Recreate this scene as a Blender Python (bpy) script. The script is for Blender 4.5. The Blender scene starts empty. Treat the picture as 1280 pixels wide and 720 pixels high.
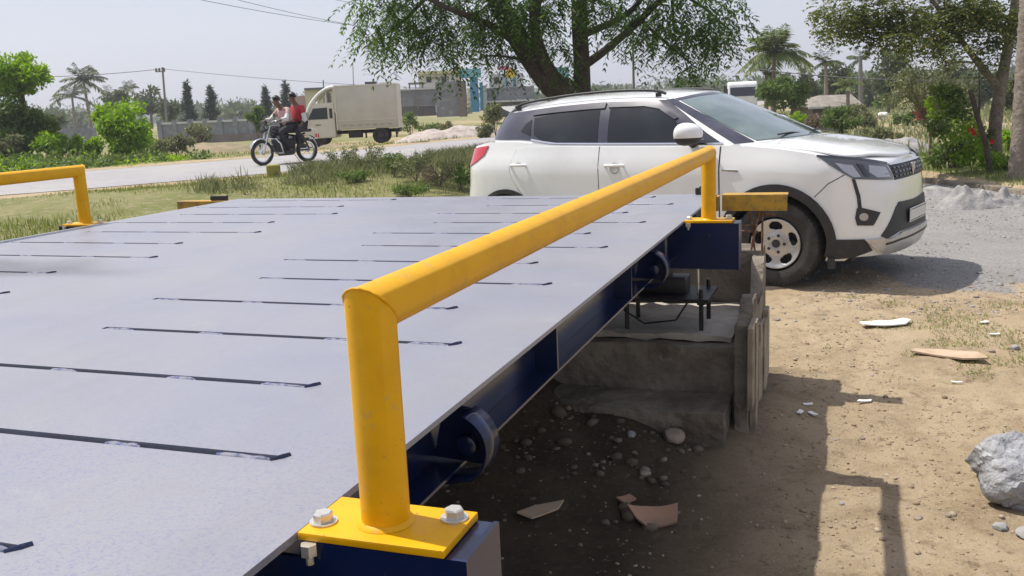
import bpy, bmesh, math, random
import numpy as np
from mathutils import Vector, Matrix
from math import sin, cos, pi, radians, tan, atan2, sqrt, hypot

# ------------------------------------------------------------------ camera, world, sun
SC = bpy.context.scene
COL = SC.collection
F, PITCH, ROLL, CZ = 1149.7, 0.194754, -0.045028, 1.55
cp, sp = cos(PITCH), sin(PITCH)
fw = Vector((0, cp, -sp)); up0 = Vector((0, sp, cp)); rt0 = Vector((1, 0, 0))
rt = cos(ROLL)*rt0 + sin(ROLL)*up0
upv = -sin(ROLL)*rt0 + cos(ROLL)*up0
cam = bpy.data.cameras.new('camera'); camo = bpy.data.objects.new('camera', cam); COL.objects.link(camo)
camo.matrix_world = Matrix(((rt.x, upv.x, -fw.x, 0), (rt.y, upv.y, -fw.y, 0), (rt.z, upv.z, -fw.z, CZ), (0, 0, 0, 1)))
cam.sensor_width = 36; cam.lens = 36*F/1280; cam.clip_start = 0.05; cam.clip_end = 5000
SC.camera = camo

SUN_AZ, SUN_EL = radians(298), radians(61)      # azimuth of the sun itself, clockwise from +Y
w = bpy.data.worlds.new('World'); SC.world = w; w.use_nodes = True
nt = w.node_tree; nt.nodes.clear()
sky = nt.nodes.new('ShaderNodeTexSky'); sky.sky_type = 'NISHITA'; sky.sun_disc = False
sky.sun_elevation = SUN_EL; sky.sun_rotation = SUN_AZ
sky.air_density = 1.0; sky.dust_density = 2.5; sky.ozone_density = 1.0; sky.altitude = 0
bg = nt.nodes.new('ShaderNodeBackground'); bg.inputs[1].default_value = 0.12
wo = nt.nodes.new('ShaderNodeOutputWorld')
hz_ = nt.nodes.new('ShaderNodeMix'); hz_.data_type = 'RGBA'; hz_.inputs[0].default_value = .7; hz_.inputs[7].default_value = (5.75, 5.95, 7.1, 1)   # pale overall haze of the sky
nt.links.new(sky.outputs[0], hz_.inputs[6]); nt.links.new(hz_.outputs[2], bg.inputs[0]); nt.links.new(bg.outputs[0], wo.inputs[0])
sl = bpy.data.lights.new('sun', 'SUN'); sl.energy = 5.0; sl.angle = radians(0.6); sl.color = (1, .955, .88)
so = bpy.data.objects.new('sun', sl); COL.objects.link(so); so['kind'] = 'structure'
sdir = Vector((sin(SUN_AZ)*cos(SUN_EL), cos(SUN_AZ)*cos(SUN_EL), sin(SUN_EL)))
so.rotation_euler = sdir.to_track_quat('Z', 'Y').to_euler()
SC.view_settings.view_transform = 'Standard'; SC.view_settings.look = 'None'
SC.view_settings.exposure = 0.10; SC.view_settings.gamma = 1
SC.cycles.max_bounces = 6; SC.cycles.diffuse_bounces = 3; SC.cycles.glossy_bounces = 3
SC.cycles.transparent_max_bounces = 6; SC.cycles.volume_bounces = 0
SC.cycles.use_denoising = True

def at(px, py, Y):
    """world point on the plane y=Y behind picture point px,py (1280x720)"""
    d = rt*((px-640)/F) - upv*((py-360)/F) + fw
    d = d*(Y/d.y); return Vector((d.x, d.y, d.z+CZ))

# ------------------------------------------------------------------ helpers
def tag(o, label=None, cat=None, group=None, kind=None):
    if label: o['label'] = label
    if cat: o['category'] = cat
    if group: o['group'] = group
    if kind: o['kind'] = kind
    return o
def empty(name, loc=(0, 0, 0), rz=0, label=None, cat=None, group=None):
    o = bpy.data.objects.new(name, None); COL.objects.link(o); o.location = loc; o.rotation_euler = (0, 0, rz)
    o.empty_display_size = .2
    return tag(o, label, cat, group)
def link(name, me, mat, parent=None, smooth=None):
    if mat is not None:
        for m in (mat if isinstance(mat, (list, tuple)) else [mat]): me.materials.append(m)
    o = bpy.data.objects.new(name, me); COL.objects.link(o)
    if smooth is not None:
        me.polygons.foreach_set('use_smooth', [True]*len(me.polygons))
        if smooth < 179: me.set_sharp_from_angle(angle=radians(smooth))
    if parent is not None: o.parent = parent
    return o
def npmesh(name, V, Fc):
    V = np.asarray(V, dtype=np.float32); Fc = np.asarray(Fc, dtype=np.int32)
    me = bpy.data.meshes.new(name); n, k = Fc.shape
    me.vertices.add(len(V)); me.vertices.foreach_set('co', V.ravel())
    me.loops.add(n*k); me.loops.foreach_set('vertex_index', Fc.ravel())
    me.polygons.add(n); me.polygons.foreach_set('loop_start', np.arange(0, n*k, k, dtype=np.int32))
    me.update(calc_edges=True); return me

class MB:
    def __init__(s): s.v = []; s.f = []; s.m = []
    def add(s, vs, fs, mi=0):
        b = len(s.v); s.v += [tuple(v) for v in vs]; s.f += [tuple(b+i for i in f) for f in fs]; s.m += [mi]*len(fs); return s
    def box(s, x0, x1, y0, y1, z0, z1, mi=0, rot=None, bev=0):
        bm = bmesh.new(); bmesh.ops.create_cube(bm, size=1)
        for v in bm.verts: v.co = Vector((x0+(v.co.x+.5)*(x1-x0), y0+(v.co.y+.5)*(y1-y0), z0+(v.co.z+.5)*(z1-z0)))
        if bev: bmesh.ops.bevel(bm, geom=bm.edges[:], offset=bev, segments=2, affect='EDGES', profile=.5)
        if rot is not None:
            for v in bm.verts: v.co = rot @ v.co
        s.bm(bm, mi); return s
    def bm(s, bm, mi=0):
        bm.verts.index_update(); s.add([v.co[:] for v in bm.verts], [[v.index for v in f.verts] for f in bm.faces], mi); bm.free()
    def tube(s, pts, rad, n=10, mi=0, cap=True, mitre=False):
        pts = [Vector(q) for q in pts]; N = len(pts)
        if not hasattr(rad, '__len__'): rad = [rad]*N
        dirs = [(pts[i+1]-pts[i]).normalized() for i in range(N-1)]
        rings = []; ref = None
        for i in range(N):
            if i == 0: t = dirs[0]
            elif i == N-1: t = dirs[-1]
            else: t = (dirs[i-1]+dirs[i]).normalized()
            if ref is None:
                ref = Vector((0, 0, 1)) if abs(t.z) < .9 else Vector((1, 0, 0))
            a = (ref - t*ref.dot(t)).normalized(); b = t.cross(a); ref = a
            ring = []
            for k in range(n):
                an = 2*pi*k/n; o = a*cos(an)+b*sin(an)
                if mitre and 0 < i < N-1:
                    d = dirs[i-1]; o2 = o*rad[i]
                    # project circle (perp to d) along d onto the bisector plane
                    aa = (ref - d*ref.dot(d)).normalized(); 
                    c = (a - d*a.dot(d)); c = c.normalized() if c.length > 1e-6 else a
                    e = d.cross(c); q = (c*cos(an)+e*sin(an))*rad[i]
                    q = q - d*(q.dot(t)/d.dot(t)); ring.append(pts[i]+q)
                else: ring.append(pts[i]+o*rad[i])
            rings.append(ring)
        vs = [v for r in rings for v in r]; fs = []
        for i in range(N-1):
            for k in range(n):
                k2 = (k+1) % n; fs.append((i*n+k, i*n+k2, (i+1)*n+k2, (i+1)*n+k))
        if cap: fs.append(tuple(range(n))[::-1]); fs.append(tuple((N-1)*n+k for k in range(n)))
        s.add(vs, fs, mi); return s
    def lathe(s, prof, n=32, M=None, mi=0, closed=False):
        """prof: list of (r,h); axis local Z; M matrix"""
        vs = []; fs = []; P = len(prof)
        for k in range(n):
            a = 2*pi*k/n
            for r, h in prof: vs.append(Vector((r*cos(a), r*sin(a), h)))
        for k in range(n):
            k2 = (k+1) % n
            for j in range(P-1 if not closed else P):
                j2 = (j+1) % P; fs.append((k*P+j, k2*P+j, k2*P+j2, k*P+j2))
        if M is not None: vs = [M @ v for v in vs]
        s.add(vs, fs, mi); return s
    def prism(s, poly, h0, h1, M=None, mi=0):
        n = len(poly); vs = [Vector((x, y, h0)) for x, y in poly]+[Vector((x, y, h1)) for x, y in poly]
        fs = [tuple(range(n))[::-1], tuple(range(n, 2*n))]+[(i, (i+1) % n, n+(i+1) % n, n+i) for i in range(n)]
        if M is not None: vs = [M @ v for v in vs]
        s.add(vs, fs, mi); return s
    def build(s, name, mat, parent=None, smooth=None, bevel=0):
        me = bpy.data.meshes.new(name); me.from_pydata([tuple(v) for v in s.v], [], s.f); me.update()
        bm = bmesh.new(); bm.from_mesh(me); bmesh.ops.recalc_face_normals(bm, faces=bm.faces)
        bm.to_mesh(me); bm.free()
        o = link(name, me, mat, parent, smooth)
        if len(set(s.m)) > 1 and isinstance(mat, (list, tuple)):
            for p_, mi in zip(me.polygons, s.m): p_.material_index = mi
        return o

def RX(a): return Matrix.Rotation(a, 4, 'X')
def RY(a): return Matrix.Rotation(a, 4, 'Y')
def RZ(a): return Matrix.Rotation(a, 4, 'Z')
def TR(x, y, z): return Matrix.Translation((x, y, z))

# ------------------------------------------------------------------ materials
def mat(name, color, rough=.6, metal=0, spec=.5, noise=None, bump=None, coat=0, extra=None, coord='Object'):
    """noise=(scale, color2, lo, hi[, detail]) mixes a second colour; bump=(scale,strength,dist)"""
    m = bpy.data.materials.new(name); m.use_nodes = True; n = m.node_tree.nodes; l = m.node_tree.links
    b = n['Principled BSDF']; b.inputs['Base Color'].default_value = (*color, 1)
    b.inputs['Roughness'].default_value = rough; b.inputs['Metallic'].default_value = metal
    b.inputs['Specular IOR Level'].default_value = spec
    if coat: b.inputs['Coat Weight'].default_value = coat; b.inputs['Coat Roughness'].default_value = .05
    tc = n.new('ShaderNodeTexCoord'); out = tc.outputs[coord]
    cur = None
    for q in (noise or []):
        sc_, c2, lo, hi = q[:4]
        t = n.new('ShaderNodeTexNoise'); t.inputs['Scale'].default_value = sc_; t.inputs['Detail'].default_value = q[4] if len(q) > 4 else 6
        t.inputs['Roughness'].default_value = .6
        l.new(out, t.inputs[0]); r = n.new('ShaderNodeMapRange'); r.inputs[1].default_value = lo; r.inputs[2].default_value = hi
        l.new(t.outputs[0], r.inputs[0])
        mx = n.new('ShaderNodeMix'); mx.data_type = 'RGBA'; mx.inputs[7].default_value = (*c2, 1)
        l.new(r.outputs[0], mx.inputs[0])
        if cur is None: mx.inputs[6].default_value = (*color, 1)
        else: l.new(cur, mx.inputs[6])
        cur = mx.outputs[2]
    if cur is not None: l.new(cur, b.inputs['Base Color'])
    if bump:
        t = n.new('ShaderNodeTexNoise'); t.inputs['Scale'].default_value = bump[0]; t.inputs['Detail'].default_value = 8
        l.new(out, t.inputs[0]); bp = n.new('ShaderNodeBump'); bp.inputs['Strength'].default_value = bump[1]; bp.inputs['Distance'].default_value = bump[2]
        l.new(t.outputs[0], bp.inputs['Height']); l.new(bp.outputs[0], b.inputs['Normal'])
    return m
def leafmat(name, c1, c2, trans=.35, c3=None):
    m = bpy.data.materials.new(name); m.use_nodes = True; n = m.node_tree.nodes; l = m.node_tree.links
    b = n['Principled BSDF']; b.inputs['Roughness'].default_value = .55; b.inputs['Specular IOR Level'].default_value = .35
    g = n.new('ShaderNodeNewGeometry'); cr = n.new('ShaderNodeValToRGB')
    cr.color_ramp.elements[0].color = (*c1, 1); cr.color_ramp.elements[1].color = (*c2, 1)
    if c3: e = cr.color_ramp.elements.new(.94); cr.color_ramp.elements[1].position = .9; e.color = (*c3, 1); cr.color_ramp.elements[2].position = .98; cr.color_ramp.elements[2].color = (*c3, 1); cr.color_ramp.elements[1].color = (*c2, 1)
    l.new(g.outputs['Random Per Island'], cr.inputs[0]); l.new(cr.outputs[0], b.inputs['Base Color'])
    tr_ = n.new('ShaderNodeBsdfTranslucent'); hs = n.new('ShaderNodeHueSaturation'); hs.inputs['Value'].default_value = 1.5; hs.inputs['Saturation'].default_value = 1.1
    l.new(cr.outputs[0], hs.inputs['Color']); l.new(hs.outputs[0], tr_.inputs[0])
    mx = n.new('ShaderNodeMixShader'); mx.inputs[0].default_value = trans
    l.new(b.outputs[0], mx.inputs[1]); l.new(tr_.outputs[0], mx.inputs[2]); l.new(mx.outputs[0], n['Material Output'].inputs[0])
    return m

M = {}
M['yellow'] = mat('yellow_paint', (.74, .375, .0), .42, spec=.28, noise=[(14, (.64, .31, .0), .45, .75), (38, (.50, .31, .10), .60, .76), (130, (.26, .14, .05), .69, .73, 3)], bump=(60, .15, .002))
M['yellow_old'] = mat('weathered_yellow_paint', (.50, .28, .02), .5, noise=[(12, (.26, .15, .04), .45, .65), (80, (.12, .06, .03), .58, .70)], bump=(40, .2, .003))
M['navy'] = mat('navy_enamel', (.005, .013, .055), .22, spec=.6, noise=[(9, (.014, .018, .034), .5, .8), (45, (.12, .11, .10), .70, .8)], bump=(120, .08, .001))
M['zinc'] = mat('zinc_bolt', (.62, .60, .55), .38, metal=.7, noise=[(40, (.3, .27, .2), .55, .7)])
M['weld'] = mat('weld_bead', (.24, .24, .29), .75, spec=.2, noise=[(60, (.08, .10, .20), .45, .62)], bump=(200, .5, .002))
M['black'] = mat('black_metal', (.015, .015, .017), .45, noise=[(12, (.06, .045, .035), .55, .75)])
M['slot_shade'] = mat('slot_shade_black', (.004, .004, .006), .95, spec=.05, noise=[(20, (.012, .011, .012), .5, .7)])  # matte black standing in for the shade inside the deck slots
M['rust'] = mat('rusty_rebar', (.16, .075, .04), .85, noise=[(30, (.3, .2, .13), .5, .7)], bump=(150, .5, .002))
M['concrete'] = mat('rough_concrete', (.235, .20, .155), .9, noise=[(2.5, (.115, .09, .065), .42, .62), (9, (.30, .26, .21), .60, .76), (35, (.13, .11, .09), .62, .75)], bump=(14, 1.0, .035))
M['lit_ledge'] = mat('lit_ledge_cement', (.45, .41, .35), .9, noise=[(8, (.36, .32, .27), .45, .65)], bump=(30, .7, .015))  # paler tone standing in for light that reaches the footing ledge
M['plank'] = mat('shuttering_board', (.30, .25, .18), .85, noise=[(6, (.17, .135, .095), .45, .65), (40, (.38, .33, .26), .6, .7)], bump=(25, .5, .01))
M['carpaint'] = mat('white_car_paint', (.79, .79, .775), .22, spec=.5, coat=1.0, noise=[(2.2, (.70, .69, .67), .5, .8)])
M['carplastic'] = mat('black_plastic', (.022, .022, .024), .55, noise=[(20, (.04, .038, .036), .5, .7)])
M['cargloss'] = mat('gloss_black_trim', (.035, .036, .055), .16, spec=.7, noise=[(3, (.07, .07, .095), .45, .7)])
M['glass_dark'] = mat('tinted_glass', (.006, .009, .012), .03, spec=.55, noise=[(1.6, (.018, .024, .028), .45, .62, 3)])
M['windshield'] = mat('windscreen_glass', (.07, .11, .105), .03, spec=.9, coat=.6, noise=[(1.8, (.15, .20, .19), .42, .65, 3)])
M['tyre'] = mat('tyre_rubber', (.028, .026, .024), .85, noise=[(8, (.075, .068, .06), .45, .75)], bump=(60, .3, .003))
M['silver'] = mat('silver_wheel', (.55, .54, .52), .35, metal=.55, noise=[(8, (.36, .34, .31), .5, .75)])
M['chrome'] = mat('chrome', (.75, .75, .75), .12, metal=1.0)
M['lamp_clear'] = mat('headlamp_lens', (.045, .047, .052), .08, spec=.8, coat=1)
M['lamp_bright'] = mat('headlamp_reflector', (.38, .38, .40), .22, metal=.5, coat=1)
M['red_lamp'] = mat('red_tail_lens', (.55, .008, .02), .12, coat=1)
M['plate'] = mat('number_plate', (.62, .62, .58), .4)
M['brake'] = mat('brake_disc', (.045, .042, .04), .6, metal=.3)
M['bark_dark'] = mat('dark_bark', (.055, .04, .030), .95, noise=[(5, (.10, .078, .06), .45, .7), (30, (.02, .015, .012), .55, .7)], bump=(12, .9, .04))
M['bark'] = mat('grey_brown_bark', (.16, .125, .095), .95, noise=[(4, (.26, .215, .17), .45, .7), (22, (.07, .055, .04), .55, .7)], bump=(14, .9, .03))
M['bark_palm'] = mat('ringed_palm_bark', (.22, .18, .145), .95, noise=[(3, (.33, .28, .23), .45, .7), (25, (.10, .08, .06), .55, .7)], bump=(14, .8, .03))
M['leaf_big'] = leafmat('leaf_dark_green', (.026, .064, .010), (.085, .155, .020), .42, (.16, .21, .04))
M['leaf_right'] = leafmat('leaf_olive', (.045, .070, .018), (.14, .16, .035), .40, (.30, .26, .07))
M['leaf_bright'] = leafmat('leaf_bright_green', (.12, .22, .014), (.28, .42, .04), .45)
M['leaf_mid'] = leafmat('leaf_mid_green', (.055, .10, .02), (.15, .21, .05), .38)
M['leaf_far'] = leafmat('leaf_far_green', (.06, .085, .035), (.12, .15, .06), .28)
M['leaf_conifer'] = leafmat('leaf_conifer', (.03, .055, .035), (.055, .085, .05), .2)
M['leaf_palm'] = leafmat('palm_frond', (.09, .13, .04), (.20, .25, .09), .35, (.30, .25, .11))
M['leaf_dry'] = leafmat('dry_twigs', (.14, .11, .075), (.26, .21, .13), .2)
M['leaf_grey'] = leafmat('grey_shrub_leaf', (.10, .12, .045), (.25, .26, .13), .3)
M['grass'] = leafmat('grass_blade', (.12, .15, .03), (.24, .26, .07), .35, (.40, .33, .17))
M['grass_lush'] = leafmat('lush_grass_blade', (.08, .14, .02), (.19, .25, .05), .38)
M['flower'] = leafmat('red_petal', (.55, .012, .015), (.75, .03, .03), .3)
M['flower_pink'] = leafmat('dusty_pink_bract', (.35, .06, .07), (.5, .16, .15), .3)
M['white'] = mat('white_paint', (.78, .78, .76), .45, noise=[(3, (.6, .59, .55), .5, .75)])
M['paper'] = mat('white_scrap', (.80, .79, .76), .7, noise=[(12, (.6, .57, .5), .55, .75)])
M['cardboard'] = mat('cardboard', (.50, .37, .25), .85, noise=[(9, (.38, .27, .17), .5, .7)])
M['tile'] = mat('clay_shard', (.42, .25, .16), .85, noise=[(7, (.3, .19, .13), .45, .7)])
M['stone'] = mat('grey_stone', (.30, .29, .28), .9, noise=[(5, (.17, .165, .16), .45, .65), (25, (.42, .41, .40), .55, .7)], bump=(12, .8, .03))
M['rock'] = mat('rough_granite', (.33, .33, .34), .9, noise=[(7, (.20, .20, .21), .45, .62), (28, (.44, .44, .45), .52, .68), (90, (.14, .14, .14), .60, .72)], bump=(22, 1.0, .03))
M['stone_brown'] = mat('brown_stone', (.24, .19, .145), .95, noise=[(9, (.36, .29, .22), .45, .7)], bump=(20, .7, .01))
M['cream'] = mat('cream_tarpaulin_box', (.56, .51, .43), .6, noise=[(1.3, (.48, .435, .36), .4, .7), (5, (.38, .33, .26), .66, .8)])
M['cream_cab'] = mat('cream_cab_paint', (.66, .60, .50), .4, noise=[(2, (.55, .50, .42), .5, .8)])
M['truck_dark'] = mat('chassis_black', (.02, .019, .018), .7)
M['wall_grey'] = mat('grey_cement_wall', (.24, .25, .27), .9, noise=[(.6, (.17, .18, .2), .4, .65), (4, (.31, .31, .32), .5, .7)])
M['wall_dark'] = mat('dark_cement_base', (.10, .10, .105), .9, noise=[(.8, (.15, .14, .14), .4, .65)])
M['wall_brown'] = mat('brown_plaster', (.23, .19, .18), .9, noise=[(1, (.17, .14, .13), .4, .65)])
M['coping'] = mat('pale_coping', (.55, .55, .53), .8)
M['blue_wall'] = mat('blue_paint', (.06, .22, .36), .6, noise=[(1.5, (.09, .28, .42), .4, .7)])
M['cyan_wall'] = mat('cyan_paint', (.18, .42, .48), .6, noise=[(1.5, (.12, .33, .42), .4, .7)])
M['paleyellow'] = mat('pale_yellow_paint', (.58, .55, .34), .7)
M['bldg_white'] = mat('whitewashed_wall', (.60, .60, .60), .8, noise=[(.7, (.48, .48, .49), .4, .7)])
M['sign_yellow'] = mat('yellow_board', (.75, .55, .03), .5)
M['thatch'] = mat('grey_thatch', (.20, .175, .15), .95, noise=[(3, (.30, .27, .23), .45, .65)], bump=(8, .6, .05))
M['window'] = mat('dark_window', (.02, .025, .03), .2)
M['pole'] = mat('concrete_pole', (.20, .19, .18), .9)
M['wire'] = mat('power_cable', (.06, .06, .065), .6)
M['skin'] = mat('skin', (.16, .085, .05), .6)
M['hair'] = mat('black_hair', (.012, .010, .010), .5)
M['shirt_red'] = mat('red_shirt', (.42, .025, .04), .8, noise=[(9, (.30, .015, .03), .45, .7)])
M['shirt_pink'] = mat('pale_pink_shirt', (.58, .36, .34), .8, noise=[(9, (.46, .28, .27), .45, .7)])
M['cloth_white'] = mat('white_cloth', (.62, .60, .58), .8)
M['trouser'] = mat('dark_trousers', (.02, .02, .028), .85)
M['moto_paint'] = mat('black_motorcycle_paint', (.015, .015, .02), .2, coat=.7)
M['engine'] = mat('engine_metal', (.25, .24, .23), .45, metal=.5)
M['marker'] = mat('mossy_yellow_marker', (.30, .27, .06), .9, noise=[(6, (.16, .17, .05), .45, .65)], bump=(20, .5, .01))

# deck plate: dusty navy paint, bluish specks nearer, where the painted sky sheen fades
def deck_material():
    m = bpy.data.materials.new('dusty_navy_plate'); m.use_nodes = True; n = m.node_tree.nodes; l = m.node_tree.links
    b = n['Principled BSDF']; tc = n.new('ShaderNodeTexCoord')
    def noise(s, d=6, r=.6):
        t = n.new('ShaderNodeTexNoise'); t.inputs['Scale'].default_value = s; t.inputs['Detail'].default_value = d; t.inputs['Roughness'].default_value = r
        l.new(tc.outputs['Object'], t.inputs[0]); return t.outputs[0]
    def mr(x, a, b_, c=0, d=1):
        r = n.new('ShaderNodeMapRange'); l.new(x, r.inputs[0])
        for i, v in enumerate((a, b_, c, d)): r.inputs[i+1].default_value = v
        return r.outputs[0]
    def mix(f, a, b_):
        mx = n.new('ShaderNodeMix'); mx.data_type = 'RGBA'; l.new(f, mx.inputs[0])
        for i, v in ((6, a), (7, b_)):
            if isinstance(v, tuple): mx.inputs[i].default_value = (*v, 1)
            else: l.new(v, mx.inputs[i])
        return mx.outputs[2]
    def mth(op, a, b_):
        q = n.new('ShaderNodeMath'); q.operation = op
        for i, v in enumerate((a, b_)):
            if isinstance(v, (int, float)): q.inputs[i].default_value = v
            else: l.new(v, q.inputs[i])
        return q.outputs[0]
    dust = mix(mr(noise(1.3), .35, .65), (.225, .232, .282), (.258, .256, .278))
    speck = mr(noise(230, 3, .7), .50, .66)
    big = mr(noise(3.2), .38, .62)
    # sky sheen painted into the colour, giving way to blue towards the near end
    sx = n.new('ShaderNodeSeparateXYZ'); l.new(tc.outputs['Object'], sx.inputs[0])
    near = mr(sx.outputs[1], 2.4, .5)
    f = mth('MULTIPLY', speck, mth('ADD', .06, mth('MULTIPLY', near, mth('ADD', .35, mth('MULTIPLY', big, .4)))))
    c = mix(f, dust, (.11, .135, .27))
    c = mix(mr(noise(7, 8, .7), .60, .78, 0, .35), c, (.40, .385, .37))
    mpg = n.new('ShaderNodeMapping'); mpg.inputs['Scale'].default_value = (5.5, .45, 1); l.new(tc.outputs['Object'], mpg.inputs[0])
    st_ = n.new('ShaderNodeTexNoise'); st_.inputs['Scale'].default_value = 1.0; st_.inputs['Detail'].default_value = 7; st_.inputs['Roughness'].default_value = .7; l.new(mpg.outputs[0], st_.inputs[0])
    c = mix(mr(st_.outputs[0], .50, .72, 0, .5), c, (.215, .212, .228))
    c = mix(mr(noise(420, 2), .70, .76, 0, .8), c, (.12, .10, .09))
    # a wavy change in the sky reflection, painted dark on the far left
    wv = n.new('ShaderNodeTexNoise'); wv.inputs['Scale'].default_value = 1.1; wv.inputs['Detail'].default_value = 2; l.new(tc.outputs['Object'], wv.inputs[0])
    yy = mth('ADD', sx.outputs[1], mth('MULTIPLY', mth('SUBTRACT', wv.outputs[0], .5), 1.1))
    band = mth('MULTIPLY', mr(mth('ABSOLUTE', mth('SUBTRACT', yy, 2.56), 0), .20, .04), mr(sx.outputs[0], -2.15, -2.6))
    c = mix(mth('MULTIPLY', band, .8), c, (.11, .11, .13))
    l.new(c, b.inputs['Base Color'])
    l.new(mr(noise(5), .3, .7, .34, .5), b.inputs['Roughness']); b.inputs['Specular IOR Level'].default_value = .6
    bp = n.new('ShaderNodeBump'); bp.inputs['Strength'].default_value = .25; bp.inputs['Distance'].default_value = .001
    l.new(noise(260, 3), bp.inputs['Height'])
    bp2 = n.new('ShaderNodeBump'); bp2.inputs['Strength'].default_value = .25; bp2.inputs['Distance'].default_value = .01
    l.new(noise(1.6, 2), bp2.inputs['Height']); l.new(bp.outputs[0], bp2.inputs['Normal']); l.new(bp2.outputs[0], b.inputs['Normal'])
    return m
M['deck'] = deck_material()

# ------------------------------------------------------------------ terrain
ROAD_NEAR = [(-60, -2), (-30, 8), (-16, 12.9), (-8.8, 15.9), (-4.9, 18.6), (-3.0, 21.2), (-.9, 24.6), (3, 33), (8, 44), (17, 70), (40, 140), (80, 260)]
ROAD_FAR = [(-62, 9), (-35, 17), (-18, 20.8), (-12.3, 23.6), (-8, 28), (-4.6, 31.6), (-1.6, 36.5), (3, 46), (8, 57), (16, 80), (38, 146), (78, 268)]
def seg_dist(X, Y, P):
    d = np.full(X.shape, 1e9)
    for (x0, y0), (x1, y1) in zip(P[:-1], P[1:]):
        dx, dy = x1-x0, y1-y0; t = np.clip(((X-x0)*dx+(Y-y0)*dy)/(dx*dx+dy*dy), 0, 1)
        d = np.minimum(d, np.hypot(X-x0-t*dx, Y-y0-t*dy))
    return d
def inside_poly(X, Y, P):
    c = np.zeros(X.shape, bool); n = len(P)
    for i in range(n):
        x0, y0 = P[i]; x1, y1 = P[(i+1) % n]
        k = ((y0 > Y) != (y1 > Y)) & (X < (x1-x0)*(Y-y0)/((y1-y0) if y1 != y0 else 1e-9)+x0); c ^= k
    return c
_rs = np.random.RandomState(5)
_lat = _rs.rand(256, 256)
def vnoise(X, Y, s, o=0):
    x = np.asarray(X)*s+o*17.3+500; y = np.asarray(Y)*s+o*7.7+500
    xi = np.floor(x).astype(int); yi = np.floor(y).astype(int); fx = x-xi; fy = y-yi
    fx = fx*fx*(3-2*fx); fy = fy*fy*(3-2*fy); L = lambda a, b: _lat[a % 256, b % 256]
    return (L(xi, yi)*(1-fx)+L(xi+1, yi)*fx)*(1-fy)+(L(xi, yi+1)*(1-fx)+L(xi+1, yi+1)*fx)*fy-.5
def smooth(x): x = np.clip(x, 0, 1); return x*x*(3-2*x)
RING = ROAD_NEAR+ROAD_FAR[::-1]
YA = 0.349198
def tl(X, Y): return X*cos(YA)-Y*sin(YA), X*sin(YA)+Y*cos(YA)
def W(t, l): return t*cos(YA)+l*sin(YA), -t*sin(YA)+l*cos(YA)
def height(X, Y):
    X = np.asarray(X, float); Y = np.asarray(Y, float)
    ins = inside_poly(X, Y, RING); d = np.where(ins, 0, np.minimum(seg_dist(X, Y, ROAD_NEAR), seg_dist(X, Y, ROAD_FAR)))
    h = .4*smooth(1-(d-.8)/7.0)
    far = smooth((Y-40)/80); h = np.maximum(h, .25*far)
    T, L = tl(X, Y)
    car = np.exp(-(((X-2.2)/3.2)**2+((Y-8.2)/2.2)**2)**2); h = np.where(ins | (d < 4), h, h+.06*car)
    amp = np.where(ins, 0, 1)*smooth(d/1.5)
    h = h+amp*(vnoise(X, Y, .45)*.09+vnoise(X, Y, 1.7, 1)*.045)*smooth((np.hypot(X-2.3, Y-8.1)-1.5)/2)
    near = np.exp(-(np.hypot(X, Y-3)/7)**4)
    h = h+near*(vnoise(X, Y, 5, 2)*.024+vnoise(X, Y, 14, 3)*.013+vnoise(X, Y, 31, 4)*.006)
    # spoil heaped against the foundation, under the platform
    h = h+.26*np.exp(-(((T+1.75)/1.0)**4+((L-3.9)/.7)**2))*(1+vnoise(X, Y, 4, 6)*.8)
    h = h+.10*np.exp(-(((T+.42)/.3)**2+((L-4.3)/.6)**2))
    # kerb side lawn on the right
    h = h+np.where(X > 7.28, .10, 0)*smooth((X-7.28)/.1)*smooth((24-Y)/6)*smooth((Y-9)/1.0)
    return h
def hz(x, y): return float(height(np.array([x]), np.array([y]))[0])

def axis(fine0, fine1, df, lo, hi, g):
    a = list(np.arange(fine0, fine1, df)); s = df; x = fine1
    while x < hi: a.append(x); s = min(s*g, 60); x += s
    a.append(hi); s = df; x = fine0-df; b = []
    while x > lo: b.append(x); s = min(s*g, 60); x -= s
    b.append(lo); return np.array(b[::-1]+a)
gx = axis(-1.2, 4.5, .035, -600, 600, 1.055); gy = axis(2.2, 7.5, .035, -40, 620, 1.045)
GX, GY = np.meshgrid(gx, gy, indexing='ij'); GZ = height(GX, GY)
nx_, ny_ = GX.shape; idx = np.arange(nx_*ny_).reshape(nx_, ny_)
Fq = np.stack([idx[:-1, :-1], idx[1:, :-1], idx[1:, 1:], idx[:-1, 1:]], -1).reshape(-1, 4)
gme = npmesh('ground', np.stack([GX, GY, GZ], -1).reshape(-1, 3), Fq)
# cover masks: R gravel, G grass, B deck shade painted into the soil
T_, L_ = tl(GX, GY)
dn = seg_dist(GX, GY, ROAD_NEAR); df_ = seg_dist(GX, GY, ROAD_FAR)
wob = vnoise(GX, GY, 1.2, 7)*1.0+vnoise(GX, GY, 4.5, 8)*.4
gravel = smooth((GY-7.1+.18*GX*0+wob*.9)/.7)*smooth((7.3-GX)/.12)*smooth((15.6-GY+GX*.0+wob)/1.0)*smooth((GX+.9+wob)/1.0)
gravel = np.maximum(gravel, smooth((GX-2.8)/.5)*smooth((GY-6.2+wob)/1.0)*smooth((7.3-GX)/.12)*smooth((16-GY)/2))
grassm = smooth((.9-GX+wob*1.5+(GY-9)*.05)/1.0)*smooth((GY-6+wob)/2)*(1-gravel)
grassm = np.maximum(grassm, np.where((T_ < -3.8), 1, 0)*(1-gravel))
grassm = np.maximum(grassm, smooth((GX-7.35)/.15)*1.0)
grassm = np.maximum(grassm, smooth((GY-17)/2)*.9)
patch = smooth((vnoise(GX, GY, .9, 11)-.15)/.2)*smooth((GX-1.0)/1.0)*smooth((7.3-GX)/.3)*smooth((7-GY)/2)
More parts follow.
